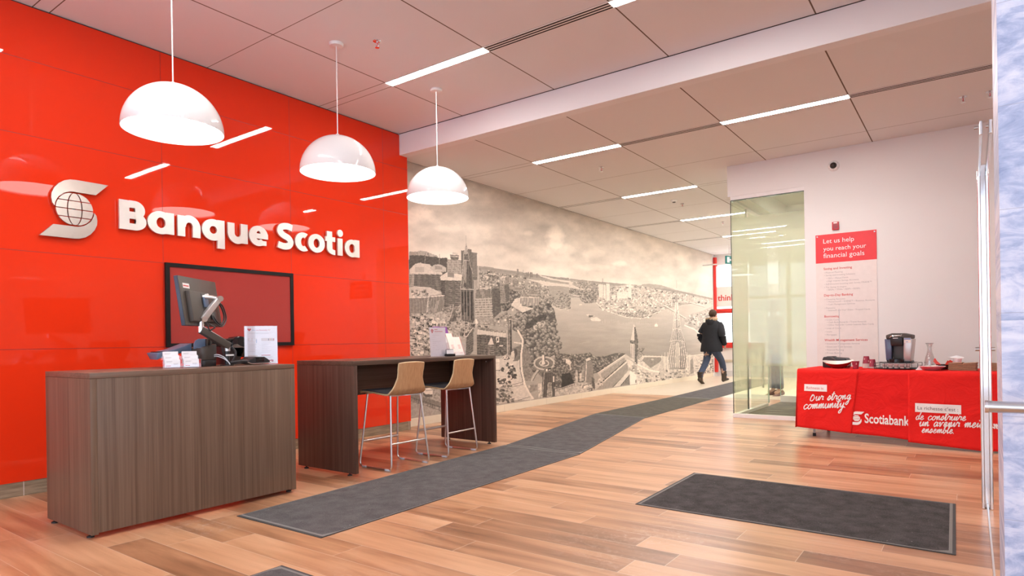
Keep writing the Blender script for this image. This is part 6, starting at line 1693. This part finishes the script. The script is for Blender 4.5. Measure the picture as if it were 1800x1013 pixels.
for q in (b_, c_):
    L = Matrix.Rotation(-.36, 4, 'X'); bm = BM(); box(bm, -.02, .02, -.0068, -.0064, .226, .242, L); obj('white_mark', bm, 'white_paper', q, smooth=False)
brochure(-.050, .0, .034, .212, 'white_card', 'print_red', 'white brochure in the middle row, left')
brochure(.056, .0, .034, .210, 'cream_paper', 'print_red', 'cream brochure in the middle row, right')
brochure(.006, -.060, .0, .206, 'cream_paper', 'white_card', 'cream brochure in the front row, left')
brochure(.108, -.060, .0, .204, 'cream_paper', 'poster_red', 'cream brochure with red edge in the front row, right')
t = thing('card_box', 'tiny black box holding a white card between leaflet and rack', 'card holder', (-4.255, 4.80, CT), math.radians(80))
bx('box', 'black_gloss', t, -.050, .050, -.030, .020, .0, .026, .002)
bm = BM(); box(bm, -.044, .044, -.010, -.004, .012, .066); obj('card', bm, 'white_card', t, smooth=False)
bm = BM(); box(bm, -.047, .047, -.003, .003, .012, .070); obj('back_plate', bm, 'black_gloss', t, smooth=False)

# ================================================================== PEOPLE
def skin_body(parent, J, E, R, mat):
    """one continuous body grown over a joint skeleton"""
    me = bpy.data.meshes.new('body'); idx = {k: i for i, k in enumerate(J)}
    me.from_pydata([J[k] for k in J], [(idx[a], idx[b]) for a, b in E], [])
    o = bpy.data.objects.new('body', me); COL.objects.link(o); o.parent = parent
    me.materials.append(MATS[mat])
    m = o.modifiers.new('skin', 'SKIN'); m.use_smooth_shade = True; m.branch_smoothing = .4
    sv = me.skin_vertices[0].data
    for k, i in idx.items():
        r = R[k]; sv[i].radius = r if isinstance(r, tuple) else (r, r)
    sv[idx['pelvis']].use_root = True
    s = o.modifiers.new('sub', 'SUBSURF'); s.levels = 1; s.render_levels = 2
    # the body is one continuous mesh
    dg = bpy.context.evaluated_depsgraph_get(); dg.update()
    me2 = bpy.data.meshes.new_from_object(o.evaluated_get(dg)); o.modifiers.clear(); old = o.data; o.data = me2; bpy.data.meshes.remove(old)
    for p in me2.polygons: p.use_smooth = True
    return o
def sleeve(parent, name, mat, path, radii, n=14, flat=1.0):
    P = catmull(path, 6); bm = BM(); k = len(P); rs_ = []
    for i, p in enumerate(P):
        d = (P[min(i + 1, k - 1)] - P[max(i - 1, 0)]).normalized(); a, b = frame_of(d)
        f = i / (k - 1) * (len(radii) - 1); j = min(int(f), len(radii) - 2); r = radii[j] * (1 - f + j) + radii[j + 1] * (f - j)
        rs_.append(circ(p, a, b, r, r * flat, n=n))
    rings(bm, rs_); return obj(name, bm, mat, parent, ang=70)
def torso(parent, name, mat, secs, n=28):
    bm = BM(); rings(bm, [[V(cx + rx * math.copysign(abs(math.cos(a)) ** .85, math.cos(a)), cy + ry * math.copysign(abs(math.sin(a)) ** .85, math.sin(a)), z) for a in np.linspace(0, 2 * PI, n + 1)[:-1]] for (z, rx, ry, cx, cy) in secs])
    return obj(name, bm, mat, parent, ang=70)
def person(loc, rz, label, pose, coat, legs, shoe, parka=True):
    t = thing('person', label, 'person', loc, rz)
    fl, fr = pose['left'], pose['right']         # ankle x, y, z for both feet; forward = +y
    lean = pose.get('lean', 0)
    hip = V(0, 0, .93); ch = V(0, .03 + lean, 1.40); nk = V(0, .04 + lean, 1.50); hd = V(0, .065 + lean, 1.64)
    J = {'pelvis': hip, 'waist': V(0, .01 + lean * .4, 1.10), 'chest': V(0, .02 + lean * .8, 1.32), 'neck0': nk - V(0, 0, .05), 'neck': nk, 'jaw': hd - V(0, 0, .05), 'head': hd + V(0, 0, .0), 'crown': hd + V(0, -.01, .085)}
    R = {'pelvis': (.15, .11), 'waist': (.13, .095), 'chest': (.15, .105), 'neck0': .07, 'neck': .055, 'jaw': (.062, .075), 'head': (.078, .092), 'crown': (.055, .07)}
    E = [('pelvis', 'waist'), ('waist', 'chest'), ('chest', 'neck0'), ('neck0', 'neck'), ('neck', 'jaw'), ('jaw', 'head'), ('head', 'crown')]
    for s, nm, f, kn in ((-1, 'l', fl, pose['kl']), (1, 'r', fr, pose['kr'])):
        J.update({nm + 'hip': V(s * .10, 0, .88), nm + 'knee': V(*kn), nm + 'ankle': V(*f), nm + 'toe': V(f[0], f[1], f[2]) + V(*pose['toe' + nm])})
        R.update({nm + 'hip': .088, nm + 'knee': .058, nm + 'ankle': .042, nm + 'toe': (.038, .028)})
        E += [('pelvis', nm + 'hip'), (nm + 'hip', nm + 'knee'), (nm + 'knee', nm + 'ankle'), (nm + 'ankle', nm + 'toe')]
        sh = V(s * .185, .02 + lean, 1.40); el = V(*pose['e' + nm]); wr = V(*pose['w' + nm]); hv = (wr - el).normalized()
        J.update({nm + 'sh': sh, nm + 'el': el, nm + 'wr': wr, nm + 'palm': wr + hv * .07})
        R.update({nm + 'sh': .062, nm + 'el': .045, nm + 'wr': .030, nm + 'palm': (.040, .020)})
        E += [('chest', nm + 'sh'), (nm + 'sh', nm + 'el'), (nm + 'el', nm + 'wr'), (nm + 'wr', nm + 'palm')]
        for k in range(5):
            if k < 4:
                o_ = V(0, (k - 1.5) * .020, 0); b0 = wr + hv * .095 + o_; m0 = b0 + hv * (.035 if k in (1, 2) else .028); e0 = m0 + (hv + V(-s * .5, 0, 0)).normalized() * .030
            else:
                b0 = wr + hv * .03 + V(0, .034, 0); m0 = b0 + (hv + V(0, .6, 0)).normalized() * .03; e0 = m0 + hv * .025
            for q, (c, r) in enumerate(((b0, .010), (m0, .009), (e0, .0075))):
                J['%sf%d%d' % (nm, k, q)] = c; R['%sf%d%d' % (nm, k, q)] = r
            E += [(nm + ('palm' if k < 4 else 'wr'), '%sf%d0' % (nm, k)), ('%sf%d0' % (nm, k), '%sf%d1' % (nm, k)), ('%sf%d1' % (nm, k), '%sf%d2' % (nm, k))]
    skin_body(t, J, E, R, 'skin')
    # face
    for s in (-1, 1):
        bm = BM(); bmesh.ops.create_uvsphere(bm, u_segments=10, v_segments=8, radius=.012); bm.transform(Matrix.Translation(hd + V(s * .032, .085, .008))); obj('eye', bm, 'white_print', t)
        bm = BM(); bmesh.ops.create_uvsphere(bm, u_segments=10, v_segments=8, radius=.018); bm.transform(Matrix.Translation(hd + V(s * .080, -.002, -.005)) @ Matrix.Diagonal((.5, 1, 1.6, 1))); obj('ear', bm, 'skin', t)
    bm = BM(); rings(bm, [[hd + V(-.008, .088, .010), hd + V(.008, .088, .010), hd + V(0, .094, .012)], [hd + V(-.014, .090, -.032), hd + V(.014, .090, -.032), hd + V(0, .112, -.028)]]); obj('nose', bm, 'skin', t)
    bm = BM(); cyl(bm, hd + V(-.022, .088, -.055), hd + V(.022, .088, -.055), .005, n=8); obj('mouth', bm, 'print_red', t)
    # hair
    bm = BM(); bmesh.ops.create_uvsphere(bm, u_segments=24, v_segments=16, radius=1)
    for v in bm.verts:
        f = 1 + .05 * math.sin(9 * v.co.x + 4 * v.co.z) * math.cos(7 * v.co.y)
        v.co = Vector((v.co.x * .093 * f, v.co.y * .104 * f - (.012), v.co.z * .100 * f + .035))
        if v.co.y > .035 and v.co.z < .07: v.co.y = .035; 
        if v.co.z < -.045: v.co.z = -.045 - .3 * (v.co.z + .045) * 0
    bm.transform(Matrix.Translation(hd)); obj('hair', bm, 'hair_brown', t, ang=80)
    # clothes
    L = lean
    if parka:
        c = torso(t, 'parka', coat, [(.76, .250, .205, 0, -.02), (.80, .258, .21, 0, -.015), (.98, .240, .19, 0, 0), (1.10, .222, .175, 0, L * .4), (1.25, .236, .175, 0, .01 + L * .7), (1.38, .235, .155, 0, .015 + L), (1.45, .205, .135, 0, .02 + L), (1.50, .125, .110, 0, .02 + L), (1.525, .095, .095, 0, .02 + L)])
        c.name = 'parka'
        bm = BM(); tube(bm, [(.112 * math.cos(a), .02 + L + .105 * math.sin(a) - .03, 1.535 + .018 * math.cos(a + 1.57) * -1 + .006 * math.sin(9 * a)) for a in np.linspace(0, 2 * PI, 33)[:-1]], .036, n=10, closed=True)
        for v in bm.verts: v.co += Vector((random.uniform(-.005, .005), random.uniform(-.005, .005), random.uniform(-.006, .006)))
        obj('fur_trim', bm, 'fur_tan', t, ang=80)
        bm = BM(); rings(bm, [[V(rx * math.cos(a), -.075 + L + ry * math.sin(a), z) for a in np.linspace(0, 2 * PI, 19)[:-1]] for z, rx, ry in ((1.36, .05, .04), (1.42, .11, .075), (1.50, .12, .085), (1.545, .10, .07))]); obj('hood', bm, coat, t, ang=80)
    else:
        torso(t, 'sweater', coat, [(.90, .185, .135, 0, 0), (1.0, .180, .130, 0, 0), (1.25, .20, .14, 0, .01), (1.38, .21, .13, 0, .02), (1.46, .15, .10, 0, .02), (1.50, .075, .075, 0, .03)])
    for s, nm in ((-1, 'l'), (1, 'r')):
        k = 1.0 if parka else .8
        sleeve(t, 'sleeve', coat, [J[nm + 'sh'] + V(-s * .03, 0, .01), J[nm + 'sh'] + V(s * .02, 0, -.06), J[nm + 'el'], J[nm + 'wr'] + (J[nm + 'wr'] - J[nm + 'el']).normalized() * .01], [.094 * k, .094 * k, .080 * k, .064 * k])
        sleeve(t, 'trouser_leg', legs, [J[nm + 'hip'] + V(0, 0, .06), J[nm + 'hip'] + V(0, 0, -.10), J[nm + 'knee'], J[nm + 'ankle'] + V(0, -.01, .12), J[nm + 'ankle'] + V(0, 0, .05)], [.108, .104, .076, .066, .062])
        f = J[nm + 'ankle']; d = V(*pose['toe' + nm]).normalized(); sd = d.cross(V(0, 0, 1)).normalized(); uz = sd.cross(d)
        M = Matrix((sd, d, uz)).transposed().to_4x4(); M.translation = f
        top = .16 if parka else .03
        bm = BM()
        rings(bm, [circ(M @ V(0, y, z), (M.to_3x3() @ V(1, 0, 0)), (M.to_3x3() @ V(0, 0, 1)), rx, rz_, n=14) for y, z, rx, rz_ in ((-.085, -.045, .022, .022), (-.07, -.035, .038, .045), (0, -.035, .044, .048), (.08, -.050, .048, .034), (.15, -.058, .044, .026), (.175, -.062, .020, .014))])
        obj('boot' if parka else 'shoe', bm, shoe, t, ang=80)
        if parka: sleeve(t, 'boot_shaft', shoe, [f + V(0, -.015, -.03), f + V(0, -.012, .05), f + V(0, -.02, .17)], [.056, .058, .070])
    torso(t, 'trouser_seat', legs, [(.80, .150, .115, 0, 0), (.88, .175, .135, 0, 0), (.98, .165, .125, 0, 0)])
    return t
person((-5.035, 15.10, 0), -.20, 'person in a dark parka with fur trim walking away down the hall',
       dict(left=(-.10, -.35, .12), kl=(-.10, -.11, .50), toel=(.0, .10, -.05), right=(.09, .40, .11), kr=(.10, .27, .52), toer=(.0, .12, .02),
            el=(-.285, -.03, 1.14), wl=(-.245, .12, .95), er=(.290, -.02, 1.14), wr=(.250, .13, .95), lean=.02), 'coat_navy', 'jeans_blue', 'boots_brown')
person((-2.94, 12.45, 0), 2.2, 'person in jeans and brown shoes standing behind the office glass',
       dict(left=(-.10, 0, .08), kl=(-.10, .01, .49), toel=(-.02, .10, -.03), right=(.10, .03, .08), kr=(.10, .03, .49), toer=(.03, .10, -.03),
            el=(-.26, -.02, 1.13), wl=(-.25, .10, .90), er=(.26, -.02, 1.13), wr=(.25, .10, .90)), 'sweater_grey', 'jeans_blue', 'shoes_brown', parka=False)

# ================================================================== LIGHT AND CAMERA
w = bpy.data.worlds.new('World'); SC.world = w; w.use_nodes = True
bg = w.node_tree.nodes['Background']; bg.inputs[0].default_value = (.80, .88, 1.0, 1); bg.inputs[1].default_value = 1.7
def portal(loc, rot, sx, sy):
    l = bpy.data.lights.new('window_portal', 'AREA'); l.shape = 'RECTANGLE'; l.size = sx; l.size_y = sy; l.cycles.is_portal = True
    o = bpy.data.objects.new('window_portal', l); COL.objects.link(o); o.location = loc; o.rotation_euler = rot
portal((-1.75, YB - .16, 1.8), (PI / 2, 0, 0), 8.4, 3.1)
portal((XE + .17, -.65, 1.8), (PI / 2, 0, PI / 2), 5.1, 3.1)

cam = bpy.data.cameras.new('camera'); co = bpy.data.objects.new('camera', cam); COL.objects.link(co)
F_, W_, SY_, YAW, ROLL = 1114.52, 1800.0, 92.35, .626932, -.0153532
cam.sensor_width = 36; cam.lens = F_ / W_ * 36; cam.shift_y = SY_ / W_; cam.shift_x = 0
cam.clip_start = .05; cam.clip_end = 100
co.location = (0, 0, 1.10)
cy, sy = math.cos(YAW), math.sin(YAW)
Fv = Vector((-sy, cy, 0)); Rv = Vector((cy, sy, 0)); Uv = Vector((0, 0, 1))
cr, sr = math.cos(ROLL), math.sin(ROLL)
R2 = Rv * cr + Uv * sr; U2 = Uv * cr - Rv * sr
M = Matrix((R2, U2, -Fv)).transposed().to_4x4(); M.translation = (0, 0, 1.10)
co.matrix_world = M
SC.camera = co
SC.view_settings.view_transform = 'Standard'; SC.view_settings.look = 'None'
SC.view_settings.exposure = 1.0; SC.view_settings.gamma = 1; SC.view_settings.use_curve_mapping = False
SC.cycles.max_bounces = 10; SC.cycles.diffuse_bounces = 5; SC.cycles.transparent_max_bounces = 16
SC.cycles.sample_clamp_indirect = 8
